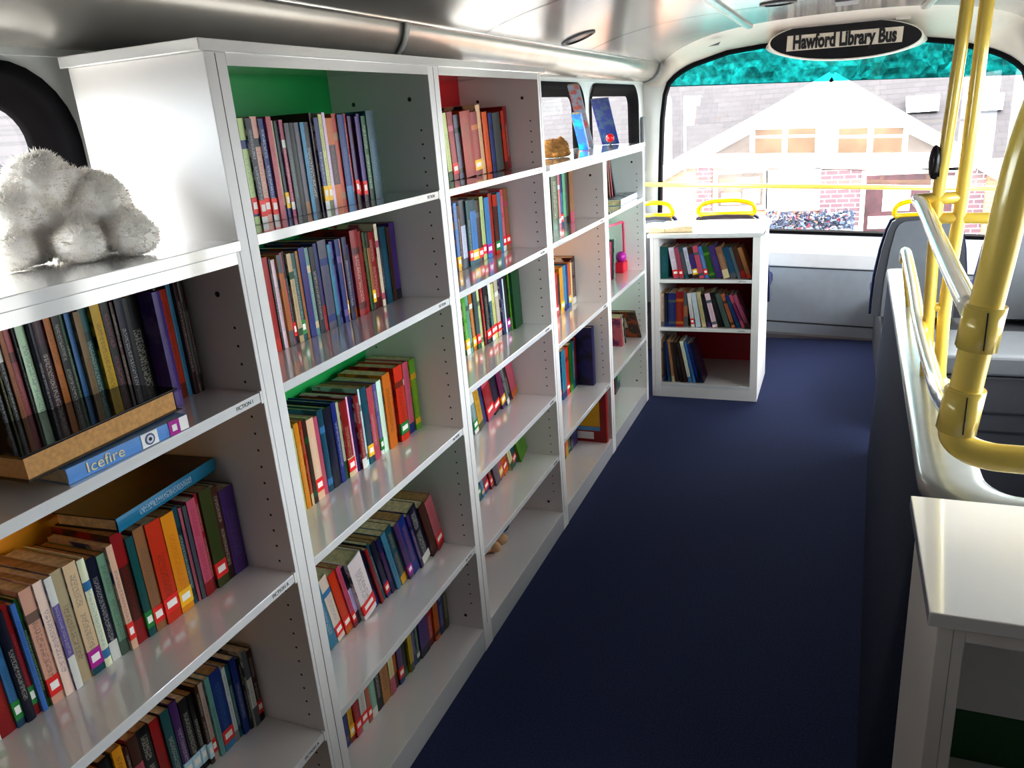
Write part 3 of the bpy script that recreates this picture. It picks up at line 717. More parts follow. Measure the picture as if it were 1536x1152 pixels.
bm.faces.new(rows[0][::-1]); bm.faces.new(rows[-1])
struct(obj('trim_stair_capping', bm, SILVER))
# bulkhead and plinth that carries the front seats
bm = bmesh.new(); bx(bm, 1.13, XR, 3.66, 5.21, -.32, .30, bev=.01); struct(obj('wall_stair_bulkhead', bm, GREYDK))
bm = bmesh.new(); bx(bm, 1.14, XR, 3.63, 3.68, .31, .395, bev=.012); bx(bm, 1.14, XR, 3.68, 4.25, .30, .345, bev=.01); struct(obj('trim_bulkhead_ledge', bm, GREYPL))
bm = bmesh.new(); bx(bm, 1.16, XR, 3.652, 3.662, .135, .141); bx(bm, 1.16, XR, 3.652, 3.662, .05, .056); struct(obj('trim_bulkhead_seam', bm, SEAM))

def sleeve(bm, p, d, r, l):
    d = Vector(d).normalized(); p = Vector(p); tube(bm, [p-d*l/2, p+d*l/2], r, n=20)
# grab pole a and b with their cross bars: one welded frame
fr = thing('stair_pole_frame', 'pair of yellow upright poles with short cross bars on the stair capping', 'pole', (1.115, 2.063, .80))
A = [(1.115, 2.063, .795), (1.106, 2.063, 1.08), (1.104, 2.063, 1.25), (1.110, 2.063, 1.35), (1.1225, 2.063, 1.62), (1.128, 2.063, 1.828)]
B = [(1.146, 2.063, .795), (1.143, 2.063, .87), (1.142, 2.063, 1.016), (1.152, 2.063, 1.232), (1.160, 2.063, 1.64), (1.164, 2.063, 1.828)]
for P, r in ((A, .0135), (B, .0145)):
    bm = bmesh.new(); tube(bm, P, r, smooth=5); at(fr, obj('pole', bm, YELLOW))
bm = bmesh.new(); tube(bm, [(1.062, 2.063, 1.236), (1.152, 2.063, 1.238)], .0135); at(fr, obj('cross_bar', bm, YELLOW))
bm = bmesh.new(); tube(bm, [(1.108, 2.063, .982), (1.143, 2.063, .983)], .010); at(fr, obj('cross_bar', bm, YELLOW))
bm = bmesh.new(); tube(bm, [(1.075, 2.063, 1.193), (1.14, 2.063, 1.192), (1.94, 2.063, 1.170)], .0125); at(fr, obj('cross_bar', bm, YELLOW))
bm = bmesh.new()
for P in (A, B):
    for k in (0, 5):
        p = Vector(P[k]); tube(bm, [p+Vector((0, 0, -.001 if k == 0 else -.008)), p+Vector((0, 0, .006 if k == 0 else 0))], .024)
at(fr, obj('pole_flange', bm, YELLOW))
bm = bmesh.new()
prism(bm, [(2.045, 1.282), (2.05, 1.352), (2.063, 1.352), (2.063, 1.282)], 'X', 1.083, 1.101)
bp = bmesh.ops.bevel(bm, geom=bm.edges[:], offset=.005, segments=2, affect='EDGES')
at(fr, obj('bell_push', bm, BLACK))
bm = bmesh.new(); ell(bm, (1.090, 2.058, 1.318), (.013, .016, .038)); at(fr, obj('bell_push_cover', bm, BLACK))

# big front pole with the bend across the stair head, sleeves, two sloping hand rails
big = thing('stair_head_rail', 'thick leaning yellow pole that bends into a rail above the front cabinet', 'handrail', (1.07, 1.1, 1.0))
def BK(px, py, Y):
    return None
PB = [(1.150, 1.1, 1.70), (1.118, 1.1, 1.52), (1.092, 1.1, 1.40), (1.079, 1.1, 1.28), (1.069, 1.1, 1.19), (1.059, 1.1, 1.09), (1.057, 1.1, 1.052)]
bm = bmesh.new(); tube(bm, [(1.164, 1.1, 1.826)]+PB, .0195, n=22, smooth=5); at(big, obj('pole', bm, YELLOW))
bm = bmesh.new(); tube(bm, [(1.052, 1.1, 1.052), (1.054, 1.098, 1.040), (1.066, 1.095, 1.028), (1.088, 1.092, 1.020), (1.125, 1.09, 1.018), (1.25, 1.09, 1.02), (1.94, 1.09, 1.035)], .0185, n=22, smooth=6); at(big, obj('lower_bend', bm, YELLOW))
for zz, x, l in ((1.19, 1.069, .052), (1.078, 1.0575, .055)):
    bm = bmesh.new(); sleeve(bm, (x, 1.1, zz), (.1, 0, 1), .0245, l); sleeve(bm, (x+.001, 1.1, zz), (.1, 0, 1), .0235, l+.006)
    c = at(big, obj('pole_sleeve', bm, YELLOW))
    bm = bmesh.new(); bx(bm, x+.0015, x+.0030, 1.1-.0252, 1.1-.0236, zz-l/2+.002, zz+l/2-.002); at(c, obj('sleeve_joint', bm, SEAM))
def handrail(label, pts, stubs):
    t = thing('stair_handrail', label, 'handrail', pts[0])
    bm = bmesh.new(); tube(bm, pts, .0155, n=18, smooth=5); at(t, obj('rail_tube', bm, YELLOW))
    bm = bmesh.new(); k = 14
    P = catmull(pts, 5)
    # window highlight put in as a pale strip along the yellow rail
    top = [p+Vector((-.0035, 0, .0035)) for p in P[:-1]]
    tube(bm, top, .0132, n=14); at(t, obj('rail_highlight', bm, RAIL_SHINE))
    for s in stubs:
        bm = bmesh.new(); tube(bm, s, .0125, n=14); at(t, obj('support_stub', bm, YELLOW))
    return t
handrail('lower sloping handrail running just above the silver stair capping', [(1.100, 2.80, .955), (1.098, 2.765, .985), (1.098, 2.70, .992), (1.098, 2.40, .962), (1.092, 2.05, .935), (1.088, 1.6, .935), (1.068, 1.25, 1.02), (1.06, 1.115, 1.072)], [[(1.128, 2.79, .795), (1.102, 2.785, .965)]])
handrail('upper sloping handrail joining the twin poles to the thick pole', [(1.066, 2.075, 1.232), (1.072, 2.0, 1.225), (1.072, 1.7, 1.208), (1.07, 1.4, 1.197), (1.069, 1.115, 1.19)], [])

# ------------------------------------------------------------------ seats
FAB = mat('navy_seat_moquette', (.012, .02, .085), .95, var=.7, scale=120, bump=.3)
def seat(label, xc, y, w, k=1.):
    t = thing('bus_seat', label, 'seat', (xc, y, .30 if xc > 1 else 0), 'front row bus seats')
    zb = .34
    def outline(g):
        ww = w/2+g
        L = [(-ww, zb), (-ww-.0, .42), (-ww*.97, .55), (-ww*.88, .70), (-ww*.78, .80), (-ww*.70, .845+g*.3), (-ww*.55, .865+g*.4), (0, .872+g*.4)]
        return [(xc+a, b) for a, b in L]+[(xc-a, b) for a, b in L[::-1][1:]]
    def slab(bm, o, dy0, dy1, bev):
        prism(bm, o, 'Y', y+dy0, y+dy1)
        for v in bm.verts: v.co.y -= (v.co.z-.34)*.10-.05
        bmesh.ops.bevel(bm, geom=[e for e in bm.edges if abs(e.verts[0].co.y-e.verts[1].co.y) < 1e-2 and e.is_manifold and len(e.link_faces) == 2 and e.calc_face_angle() > .9], offset=bev, segments=2, affect='EDGES')
    bm = bmesh.new(); slab(bm, outline(0), 0, .045, .012); at(t, obj('back_shell', bm, GREYDK))
    bm = bmesh.new(); slab(bm, outline(-.045), -.006, .01, .006); at(t, obj('shell_panel', bm, GREYPL))
    bm = bmesh.new(); slab(bm, outline(.012), .046, .09, .015); at(t, obj('back_cushion', bm, FAB))
    bm = bmesh.new(); bx(bm, xc-w/2, xc+w/2, y+.10, y+.50, .37, .45, bev=.025); at(t, obj('seat_cushion', bm, FAB))
    bm = bmesh.new(); bx(bm, xc-w*.3, xc+w*.3, y+.14, y+.44, .30 if xc > 1 else 0, .371, bev=.01); at(t, obj('pedestal', bm, GREYDK))
    hw = w*.335; yy = y+.03
    bm = bmesh.new()
    tube(bm, [(xc-hw+.02, yy, .866), (xc-hw, yy, .885), (xc-hw+.012, yy-.012, .925), (xc-hw*.55, yy-.016, .945), (xc, yy-.018, .950), (xc+hw*.55, yy-.016, .945), (xc+hw-.012, yy-.012, .925), (xc+hw, yy, .885), (xc+hw-.02, yy, .866)], .0125, n=12, smooth=5)
    tube(bm, [(xc-hw+.005, yy, .872), (xc+hw-.005, yy, .872)], .015, n=12)
    h = at(t, obj('grab_handle', bm, YELLOWB))
    return t
seat('grey backed bus seat with yellow handle beyond the stair poles', 1.30, 4.45, .43)
seat('grey backed bus seat against the side wall beyond the thick yellow pole', 1.745, 4.45, .37)
seat('bus seat whose yellow handle shows above the end cabinet top', .292, 4.70, .47)
seat('bus seat by the pillar, its yellow handle half hidden by the window bookcase', -.118, 4.70, .30)

# ------------------------------------------------------------------ soft toys
FURM = bpy.data.materials.new('soft_fur'); FURM.use_nodes = True
_n = FURM.node_tree; _b = _n.nodes['Principled BSDF']; _d = _n.nodes.new('ShaderNodeBsdfTranslucent'); _x = _n.nodes.new('ShaderNodeMixShader'); _o = _n.nodes['Material Output']
_b.inputs['Base Color'].default_value = (.9, .86, .80, 1); _b.inputs['Roughness'].default_value = .9; _d.inputs['Color'].default_value = (.92, .88, .83, 1); _x.inputs[0].default_value = .3
_n.links.new(_b.outputs[0], _x.inputs[1]); _n.links.new(_d.outputs[0], _x.inputs[2]); _n.links.new(_x.outputs[0], _o.inputs[0])
PLUSH = mat('pale_grey_plush', '#f7f3ee', .95, var=.06, scale=60)
PLUSHT = mat('tan_plush', '#b58a4e', .95, var=.35, scale=60)
def plush(name, label, blobs, m, fur, loc, tufts=9000, extra=None, disp=.004):
    t = thing(name, label, 'toy', loc)
    bm = bmesh.new()
    for c, r, rot in blobs: ell(bm, c, r, rot)
    b = at(t, obj('body', bm, m, recalc=False))
    md = b.modifiers.new('r', 'REMESH'); md.mode = 'VOXEL'; md.voxel_size = .004 if tufts > 3000 else .0025
    s = b.modifiers.new('s', 'SMOOTH'); s.iterations = 4
    dg = bpy.context.evaluated_depsgraph_get(); dg.update()
    me = bpy.data.meshes.new_from_object(b.evaluated_get(dg))
    b.modifiers.clear(); b.data = me; me.name = 'body'
    me.materials.clear(); me.materials.append(m)
    for p in me.polygons: p.use_smooth = True
    for v in me.vertices:
        q = v.co*28; v.co += v.normal*disp*(noise.noise(q)+.6*noise.noise(q*2.3))
    for v in me.vertices: v.co.z = max(v.co.z, loc[2]+.0006)
    rnd = random.Random(3); bm = bmesh.new()
    pol = me.polygons; N = len(pol)
    for _ in range(tufts):
        p = pol[rnd.randrange(N)]; c = p.center; nn = p.normal
        d = (nn+Vector((rnd.uniform(-.6, .6), rnd.uniform(-.6, .6), rnd.uniform(-.9, .3)))).normalized()
        s = nn.cross(Vector((rnd.uniform(-1, 1), rnd.uniform(-1, 1), rnd.uniform(-1, 1)))).normalized()*rnd.uniform(.0007, .0013)
        L = fur*rnd.uniform(.6, 1.3); e = c+d*L+Vector((rnd.uniform(-1, 1), rnd.uniform(-1, 1), rnd.uniform(-1, 1)))*fur*.25
        e.z = max(e.z, loc[2]+.0006)
        bm.faces.new([bm.verts.new((q.x, q.y, max(q.z, loc[2]+.0005))) for q in (c-s, c+s, e)])
    f = at(t, obj('fur', bm, FURM if m is PLUSH else m, recalc=False)); f['kind'] = 'stuff'
    if extra: extra(t)
    return t
ZC = 1.3295
plush('soft_toy', 'pale grey fluffy soft toy slumped on the white counter beside the tall bookcase',
      [((-.19, .835, 1.440), (.046, .050, .044), (0, 0, 0)), ((-.195, .800, 1.422), (.034, .034, .033), (0, 0, 0)), ((-.185, .842, 1.462), (.03, .03, .026), (0, 0, 0)),
       ((-.160, .872, 1.437), (.016, .020, .034), (.75, 0, 0)),
       ((-.165, .893, 1.395), (.062, .052, .062), (-.25, 0, 0)), ((-.160, .908, 1.375), (.052, .046, .044), (0, 0, 0)), ((-.19, .85, 1.380), (.05, .045, .046), (0, 0, 0)),
       ((-.118, .822, 1.3565), (.036, .034, .0275), (0, 0, .3)), ((-.080, .882, 1.3565), (.034, .036, .0275), (0, 0, 0)), ((-.145, .845, 1.362), (.04, .034, .032), (0, 0, 0)), ((-.12, .90, 1.366), (.045, .04, .034), (0, 0, 0)),
       ((-.19, .783, 1.388), (.030, .030, .050), (.3, 0, 0)), ((-.175, .757, 1.357), (.034, .036, .028), (0, 0, 0)), ((-.20, .815, 1.395), (.04, .035, .04), (0, 0, 0)), ((-.195, .80, 1.362), (.035, .04, .0325), (0, 0, 0))],
      PLUSH, .0055, (-.14, .86, ZC), 13000, disp=.003)
plush('tan_soft_toy', 'small tan fluffy toy on the counter against the tall bookcase side',
      [((-.135, 2.955, 1.358), (.05, .055, .03), (0, 0, 0)), ((-.115, 3.005, 1.368), (.03, .032, .026), (0, 0, 0)), ((-.10, 2.93, 1.347), (.028, .03, .0185), (0, 0, 0)), ((-.095, 2.99, 1.345), (.024, .026, .0165), (0, 0, 0)), ((-.12, 3.02, 1.39), (.012, .013, .013), (0, 0, 0)), ((-.135, 2.965, 1.385), (.03, .035, .012), (0, 0, 0))],
      PLUSHT, .006, (-.12, 2.96, ZC), 2500, disp=.003)
# rag doll in the lowest bay: tan shoe, bare leg, blue trousers
dl = thing('rag_doll', 'rag doll in blue clothes with tan shoes on the lowest red-backed shelf', 'doll', (-.16, 2.12, .0766))
SKIN = mat('doll_fabric_skin', '#e0a17e', .8); DEN = mat('doll_blue_cloth', '#1f3f7a', .9, var=.2); SHO = mat('doll_tan_shoe', '#c9a37a', .8)
z0 = .0772
bm = bmesh.new(); tube(bm, [(-.175, 2.22, z0+.035), (-.165, 2.19, z0+.032), (-.152, 2.16, z0+.022)], [.017, .016, .014], n=12); tube(bm, [(-.20, 2.05, z0+.03), (-.17, 2.10, z0+.024), (-.15, 2.135, z0+.02)], [.017, .016, .014], n=12); at(dl, obj('leg', bm, SKIN))
bm = bmesh.new(); ell(bm, (-.14, 2.145, z0+.018), (.030, .022, .017), (0, 0, -.6)); at(dl, obj('shoe', bm, SHO))
bm = bmesh.new(); ell(bm, (-.135, 2.195, z0+.018), (.022, .030, .017), (0, 0, -.2)); at(dl, obj('shoe', bm, SHO))
bm = bmesh.new(); ell(bm, (-.195, 2.235, z0+.055), (.030, .034, .055)); ell(bm, (-.215, 2.19, z0+.06), (.035, .06, .058)); ell(bm, (-.165, 2.275, z0+.043), (.030, .034, .042)); ell(bm, (-.185, 2.25, z0+.05), (.03, .04, .045)); at(dl, obj('clothes', bm, DEN))
bm = bmesh.new(); ell(bm, (-.225, 2.15, z0+.15), (.034, .036, .04)); at(dl, obj('head', bm, SKIN))
bm = bmesh.new(); ell(bm, (-.23, 2.15, z0+.163), (.037, .04, .035)); at(dl, obj('hair', bm, mat('doll_brown_hair', '#5b3823', .95)))
# ------------------------------------------------------------------ books on the shelves
ROWD = [('A1', 'shelf below soft toy', 'books on the shelf below the soft toy', 1.000), ('A2', 'amber-backed low bookcase shelf', 'books on the amber-backed shelf', 1.0), ('A3', 'bottom low bookcase shelf', 'books on the lower shelf of the low bookcase', .998),
        ('B1', 'green-backed top shelf', 'books on the green-backed top shelf', 1.70), ('B2', 'second green-backed shelf', 'books on the second green-backed shelf', 1.725), ('B3', 'third green-backed shelf', 'books on the third green-backed shelf', 1.722),
        ('B4', 'fourth green-backed shelf', 'books on the fourth green-backed shelf', 1.729), ('B5', 'lowest green-backed shelf', 'books on the lowest green-backed shelf', 1.725),
        ('C1', 'red-backed top shelf', 'books on the red-backed top shelf', 2.468), ('C2', 'second red-backed shelf', 'books on the second red-backed shelf', 2.465), ('C3', 'third red-backed shelf', 'books on the third red-backed shelf', 2.466),
        ('C4', 'fourth red-backed shelf', 'books on the fourth red-backed shelf', 2.467), ('C5', 'fifth red-backed shelf', 'books on the fifth red-backed shelf', 2.467),
        ('D1', 'orange-backed top shelf', 'books on the orange-backed top shelf', 3.12), ('D2', 'second orange-backed shelf', 'books on the second orange-backed shelf', 3.183), ('D3', 'third orange-backed shelf', 'books on the third orange-backed shelf', 3.13),
        ('D4', 'lowest orange-backed shelf', 'books on the lowest orange-backed shelf', 3.12), ('E4', 'lowest mint-backed shelf', 'books on the lowest mint-backed shelf', 3.88)]
for n, (k, ph, gp, ymax) in enumerate(ROWD):
    z, x0, h, lean, y0, spec = ROWS[k]
    its = spec.split(';')
    if k in ('B2', 'B3', 'B4', 'B5', 'C1', 'C2', 'C3', 'C4', 'C5', 'D1', 'D2', 'D3', 'D4', 'E4'):     # the first of these stands wholly behind the post
        y0 += int(its[0].split(',')[0])*1e-4; its = its[1:]
    shelf_row(';'.join(its), z+.0004, x0, h, {'C5': 12, 'C4': 9, 'B4': 10}.get(k, lean), y0, ymax, ph, gp, seed=n+11, fan={'C5': 13, 'C4': 11, 'B4': 6}.get(k, 0))
R1 = "390,teal/skyblue,,,;330,white/pink,r,,;250,pink/red,r,,;230,grey/teal,,,;230,white/black,,,;300,purple/brown,y,,;290,pink/grey,,,;230,skyblue/white,r,,;340,green/lime,,,;370,purple/lavender,,,;360,tan/cream,,,;360,teal/grey,,,;200,grey/blue,,,;260,brown/red,,,;240,tan/orange,,,"
R2 = "180,cream,,,;220,navy/blue,,,;390,blue/grey,,,;390,red/amber,,,;220,tan/grey,,,;240,white/brown,r,,;330,white/cream,,,;270,cream/green,,,;230,black/purple,,,;330,white/grey,,,;330,black/grey,,,;330,grey/black,,,;240,tan/brown,,,;240,blue/teal,,,;220,magenta/pink,,,;240,pink/brown,,,"
R3 = "90,tan,,,;150,navy/blue,,,;140,blue/teal,,,;150,tan/cream,,,;160,brown/black,,,;160,black/grey,,,;160,brown/darkred,,,;180,white/skyblue,,,;150,skyblue/blue,,,;150,blue/navy,,,;170,navy/maroon,,,"
def end_row(spec, split, z, y, h, x0, gap, lean, fan, ph, gp, seed, name='book', fit=None):
    it = spec.split(';'); a, b = it[:split], it[split:]
    w = sum(int(t.split(',')[0]) for t in a)*1e-4
    shelf_row(';'.join(a), z, y, h, 0, x0, None, ph, gp, axis='X', seed=seed, name=name)
    shelf_row(';'.join(b), z, y, h, lean, x0+w+gap, None, ph, gp, axis='X', seed=seed+1, fan=fan, name=name, first=split, fit=fit)
end_row(R1, 1, .6418, 4.012, .168, .0545, .030, 10, 9, 'end cabinet top shelf', 'books on the top shelf of the end cabinet', 71, fit=.512)
end_row(R2, 5, .3857, 4.012, .185, .0545, .018, 7, 17, 'end cabinet middle shelf', 'books on the middle shelf of the end cabinet', 72, fit=.512)
end_row(R3, 2, .0782, 4.010, .232, .0545, .012, 5, 11, 'end cabinet bottom shelf', 'picture books on the bottom shelf of the end cabinet', 74, 'picture_book')

def single(name, label, loc, euler, w, h, d, c1, c2, st='', seed=1, hard=True, art=None, style='plain', pages=PAPER, cat='book'):
    t = thing(name, label, cat, loc); t.rotation_euler = euler
    book_parts(t, w, h, d, c1, c2, st, random.Random(seed), hard, art, pages, style)
    return t
def basis(ex, ey, ez):
    return Matrix((ex, ey, ez)).transposed().to_euler()
# big books whose covers face the near end
V = Vector
single('hardback', 'tall purple hardback annual with its cover showing, second orange-backed bay shelf from below', (-.062, 3.132, .3478), (0, 0, PI/2), .036, .262, .19, 'indigo', 'purple', hard=True, seed=5, art=lin('#3a2c6e'))
bm_t = single('hardback', 'big red book with yellow cover panel standing on the lowest orange-backed shelf', (-.012, 3.135, .0771), (0, 0, PI/2), .030, .238, .235, 'red', 'amber', hard=True, seed=6, art=lin(PAL['red']))
bm = bmesh.new(); bx(bm, -.0006, -.0001, .03, .20, .075, .20, 0); bx(bm, -.0006, -.0001, .03, .20, .055, .073, 1); bx(bm, -.0009, -.0001, .06, .16, .014, .048, 2)
obj('cover_panel', bm, [mat('yellow_cover_panel', '#f0b814', .4), mat('blue_cover_strip', '#5aa0d8', .4), PATCH], bm_t)
opb = single('picture_book', 'brown and orange picture book leaning with its cover showing, third mint-backed shelf', (-.020, 3.868, .3604), (0, 0, 0), .012, .212, .128, 'brown', 'orange', seed=8, art=lin('#d89048'))
opb.rotation_euler = (Matrix.Rotation(PI/2, 3, 'Z') @ Matrix.Rotation(math.radians(-38), 3, 'Y')).to_euler()
bm = bmesh.new(); bx(bm, -.0006, -.0001, .055, .115, .085, .165); obj('cover_panel', bm, mat('beige_cover_panel', '#d8c8a8', .5), opb)
for q, (c1, c2, l) in enumerate((('pink', 'magenta', 'thin pink book leaning on the open picture book, mint-backed bay'), ('cream', 'white', 'thin cream book beside the pink one, mint-backed bay'), ('navy', 'white', 'thin navy book nearest the brown picture book, mint-backed bay'.replace('nearest', 'touching')))):
    t = single('book', l, (-.075, 3.70+.03*q, .3604), (0, 0, 0), .014, .16, .12, c1, c2, seed=30+q, hard=False)
    t.rotation_euler = (Matrix.Rotation(PI/2, 3, 'Z') @ Matrix.Rotation(math.radians(-14), 3, 'Y')).to_euler()
# E1 leaning picture books and a flat one
for q, (c1, c2, l, y) in enumerate((('brown', 'orange', 'brown and orange picture book leaning on the top mint-backed shelf', 3.64), ('red', 'brown', 'red and brown picture book between two others, top mint-backed shelf', 3.685), ('navy', 'blue', 'navy picture book at the end of the leaning set, top mint-backed shelf', 3.735))):
    t = single('picture_book', l, (-.10, y, 1.0978), (0, 0, 0), .018, .185, .14, c1, c2, seed=40+q, hard=False)
    t.rotation_euler = (Matrix.Rotation(PI/2, 3, 'Z') @ Matrix.Rotation(math.radians((-9, -15, -24)[q]), 3, 'Y')).to_euler()
single('picture_book', 'grey picture book lying flat under the leaning set, mint-backed bay', (-.03, 3.57, 1.0974), basis(V((0, 0, -1)), V((-1, 0, 0)), V((0, 1, 0))), .026, .32, .20, 'white', 'grey', seed=44)
# E2: dark green and mint books with a pink rod stand
for q, (c1, c2, l, y) in enumerate((('pink', 'red', 'pink book leaning beside the pink rod stand', 3.60), ('black', 'green', 'black and green book leaning beside the pink rod stand', 3.635), ('mint', 'green', 'mint book touching the pink rod stand', 3.672))):
    t = single('book', l, (-.10, y, .7145), (0, 0, 0), .020, .185, .13, c1, c2, seed=50+q, hard=False)
    t.rotation_euler = (Matrix.Rotation(PI/2, 3, 'Z') @ Matrix.Rotation(math.radians(7), 3, 'Y')).to_euler()
ps = thing('rod_stand', 'pink rod stand with purple knob and red base on the second mint-backed shelf', 'stand', (-.12, 3.86, .7112))
PK = mat('pink_rod', '#d8406e', .3)
bm = bmesh.new(); tube(bm, [(-.13, 3.58, .90), (-.125, 3.60, .962), (-.105, 3.75, .962), (-.100, 3.86, .958), (-.099, 3.868, .935), (-.098, 3.868, .85), (-.098, 3.868, .74)], .006, smooth=4); at(ps, obj('rod', bm, PK))
bm = bmesh.new(); bx(bm, -.135, -.085, 3.80, 3.885, .7114, .765, bev=.006); at(ps, obj('base', bm, mat('red_stand_base', '#d81e3c', .35)))
bm = bmesh.new(); ell(bm, (-.108, 3.845, .786), (.026, .034, .028)); at(ps, obj('knob', bm, mat('purple_knob', '#b01e9a', .3)))

# flat books on the soft toy's shelf and below it
ICE = single('book', 'blue paperback lying flat under the black hardback, spine reading Icefire', (-.012, .632, 1.0728), basis(V((0, 0, -1)), V((-1, .04, 0)).normalized(), V((.04, 1, 0)).normalized()), .0215, .205, .13, 'blue', None, seed=3, hard=False, style='band')
for o in list(ICE.children):
    if o.name.startswith('cover'):
        me = o.data; c = lin('#6fa3dc')
        for L in (me.color_attributes['Base'].data,):
            for d in L: d.color = c+(1,)
        for d in me.color_attributes['Title'].data: d.color = c+(0,)
ICE.location.z += .0215
# local axes on the spine: +X points down, +Z along the spine
MI = Matrix(((0, 1, 0, 0), (0, 0, -1, 0), (1, 0, 0, 0), (0, 0, 0, 1)))      # text x -> local z, text y -> local -x handled below
def spine_text(root, body, size, m, zc_, xc_, xs=1., y=-.0011, bold=0.):
    # text +x runs along local +Z, text up points to local -X, normal to local -Y
    M = Matrix(((0, -1, 0, xc_), (0, 0, -1, y), (1, 0, 0, zc_), (0, 0, 0, 1)))
    o = text_mesh('spine_title', body, size, m, M, None, depth=.0003, xs=xs, bold=bold); o.parent = root; return o
GOLD = mat('pale_gold_lettering', '#f0dfb4', .4)
spine_text(ICE, 'Icefire', .0215, GOLD, .058, .0108, xs=1.15)
bm = bmesh.new(); bx(bm, -.0003, .0218, -.0014, .001, .168, .188, 1); bx(bm, .006, .016, -.0017, .001, .1735, .1825, 0); obj('spine_sticker', bm, [PATCH, STK['m']], ICE)
bm = bmesh.new(); bx(bm, .0003, .0212, -.0010, .001, .1885, .2045, 0); obj('spine_foot', bm, PATCH, ICE)
bm = bmesh.new(); bx(bm, .0005, .021, -.0012, .001, .118, .147, 0)
disc(bm, (.0108, -.0016, .1325), 'Y', .0085, 1, 20); disc(bm, (.0108, -.0019, .1325), 'Y', .0062, 2, 20); disc(bm, (.0108, -.0022, .1325), 'Y', .0028, 3, 14)
obj('spine_emblem', bm, [PATCH, mat('eye_rim', '#54608f', .4), mat('eye_iris', '#d7dbe8', .3), INK], ICE, recalc=False)
top = thing('hardback', 'thick glossy black hardback lying flat with its page edges facing out', 'book', (-.018, .585, 1.0956)); e = basis(V((0, 0, -1)), V((1, .03, 0)).normalized(), V((-.03, 1, 0)).normalized())
bm = bmesh.new(); bx(bm, -.165, .0, 0, .265, .0325, .0362, bev=.0015)
for v in bm.verts: pass
R = Matrix.Rotation(.02, 4, 'Z')
bm.transform(R); obj('cover', bm, mat('glossy_black_cover', (.012, .010, .012), .09, spec=.7, var=.2), top)
bm = bmesh.new(); bx(bm, -.165, .0, 0, .265, 0.0004, .0028, bev=.001); bm.transform(R); obj('back_cover', bm, mat('glossy_black_back_cover', (.02, .016, .02), .2), top)
bm = bmesh.new(); bx(bm, -.162, -.006, .006, .259, .0028, .0325); bm.transform(R); obj('pages', bm, mat('tan_page_edges', '#cfa269', .9, var=.12, scale=160), top)
FL = single('hardback', 'dark hardback with teal spine lying flat across the cream book row', (-.118, .763, .9385), basis(V((0, 0, -1)), V((-1, -.13, 0)).normalized(), V((-.13, 1, 0)).normalized()), .024, .235, .13, 'black', 'amber', seed=9, hard=True, art=lin('#7a4a18'))
FL.rotation_euler = basis(V((0, 0, -1)), V((-1, -.07, 0)).normalized(), V((-.07, 1, 0)).normalized())
for o in list(FL.children):
    if o.name.startswith('cover'):
        me = o.data
        for p in me.polygons:
            sp = abs(p.normal.y) > .8 and p.center.y < .002
            for li in p.loop_indices:
                if sp: me.color_attributes['Base'].data[li].color = lin('#1f7a9c')+(1,); me.color_attributes['Title'].data[li].color = (.9, .9, .92, .0 if not .09 < p.center.z < .17 else 1.)
# books and things on the window counter
def lean_book(label, loc, yaw, tilt, w, h, d, c1, c2, seed, art):
    t = single('picture_book', label, loc, (0, 0, 0), w, h, d, c1, c2, seed=seed, art=art, hard=False)
    t.rotation_euler = (Matrix.Rotation(yaw, 3, 'Z') @ Matrix.Rotation(tilt, 3, 'Y')).to_euler(); return t
lean_book('grey and brown picture book leaning in the small window, cyan book before it', (-.175, 3.66, ZC+.0005), PI/2, math.radians(-36), .012, .335, .05, 'grey', 'brown', 61, lin('#b06a50'))
lean_book('cyan picture book leaning on the taller one in the small window', (-.122, 3.40, ZC+.0005), PI/2, math.radians(-33), .018, .18, .04, 'skyblue', 'teal', 62, lin('#3fd0d8'))
lean_book('thin yellow book behind the cyan one in the small window', (-.225, 3.70, ZC+.0005), PI/2, math.radians(-38), .012, .175, .03, 'amber', 'yellow', 63, lin('#e0b020'))
lean_book('blue grey picture book propped in the second small window', (-.115, 3.90, ZC+.0005), PI/2, math.radians(-40), .006, .275, .085, 'blue', 'grey', 64, lin('#7f98ac'))
pin = thing('red_ball_pin', 'small shiny red ball on a peg at the counter edge before the window', 'ornament', (-.095, 3.66, ZC))
bm = bmesh.new(); ell(bm, (-.095, 3.66, ZC+.038), (.019, .019, .019)); at(pin, obj('ball', bm, mat('red_gloss', '#d61c26', .15)))
bm = bmesh.new(); tube(bm, [(-.095, 3.66, ZC-.0004), (-.095, 3.66, ZC+.024)], .004); tube(bm, [(-.095, 3.66, ZC-.0004), (-.095, 3.66, ZC+.004)], .012); at(pin, obj('peg', bm, GREYDK))
# open book lying on the end cabinet
ob = thing('open_book', 'open paperback lying on top of the end cabinet', 'book', (.10, 4.10, .876))
bm = bmesh.new()
pr = [(-.05, 0), (-.05, .022), (-.02, .026), (.02, .025), (.05, .020), (.075, .016), (.10, .018), (.14, .024), (.18, .027), (.215, .026), (.215, 0)]
prism(bm, pr, 'Y', 4.035, 4.20); bm.transform(Matrix.Translation((.0, 0, .8768))); at(ob, obj('pages', bm, mat('cream_open_pages', '#f0dcb8', .8, var=.12, scale=120)))
bm = bmesh.new(); q = [(a, b+.0006) for a, b in pr[1:-1]]; prism(bm, q+[(a, b+.002) for a, b in q[::-1]], 'Y', 4.032, 4.203); bm.transform(Matrix.Translation((0, 0, .8768))); at(ob, obj('cover', bm, mat('white_book_cover', '#f4f2ee', .3)))
bm = bmesh.new(); prism(bm, [(.0745, .0), (.0745, .0165), (.0765, .0165), (.0765, 0)], 'Y', 4.0335, 4.0345); bm.transform(Matrix.Translation((0, 0, .8768))); at(ob, obj('centre_fold', bm, mat('fold_brown', '#7a5a3c', .8)))
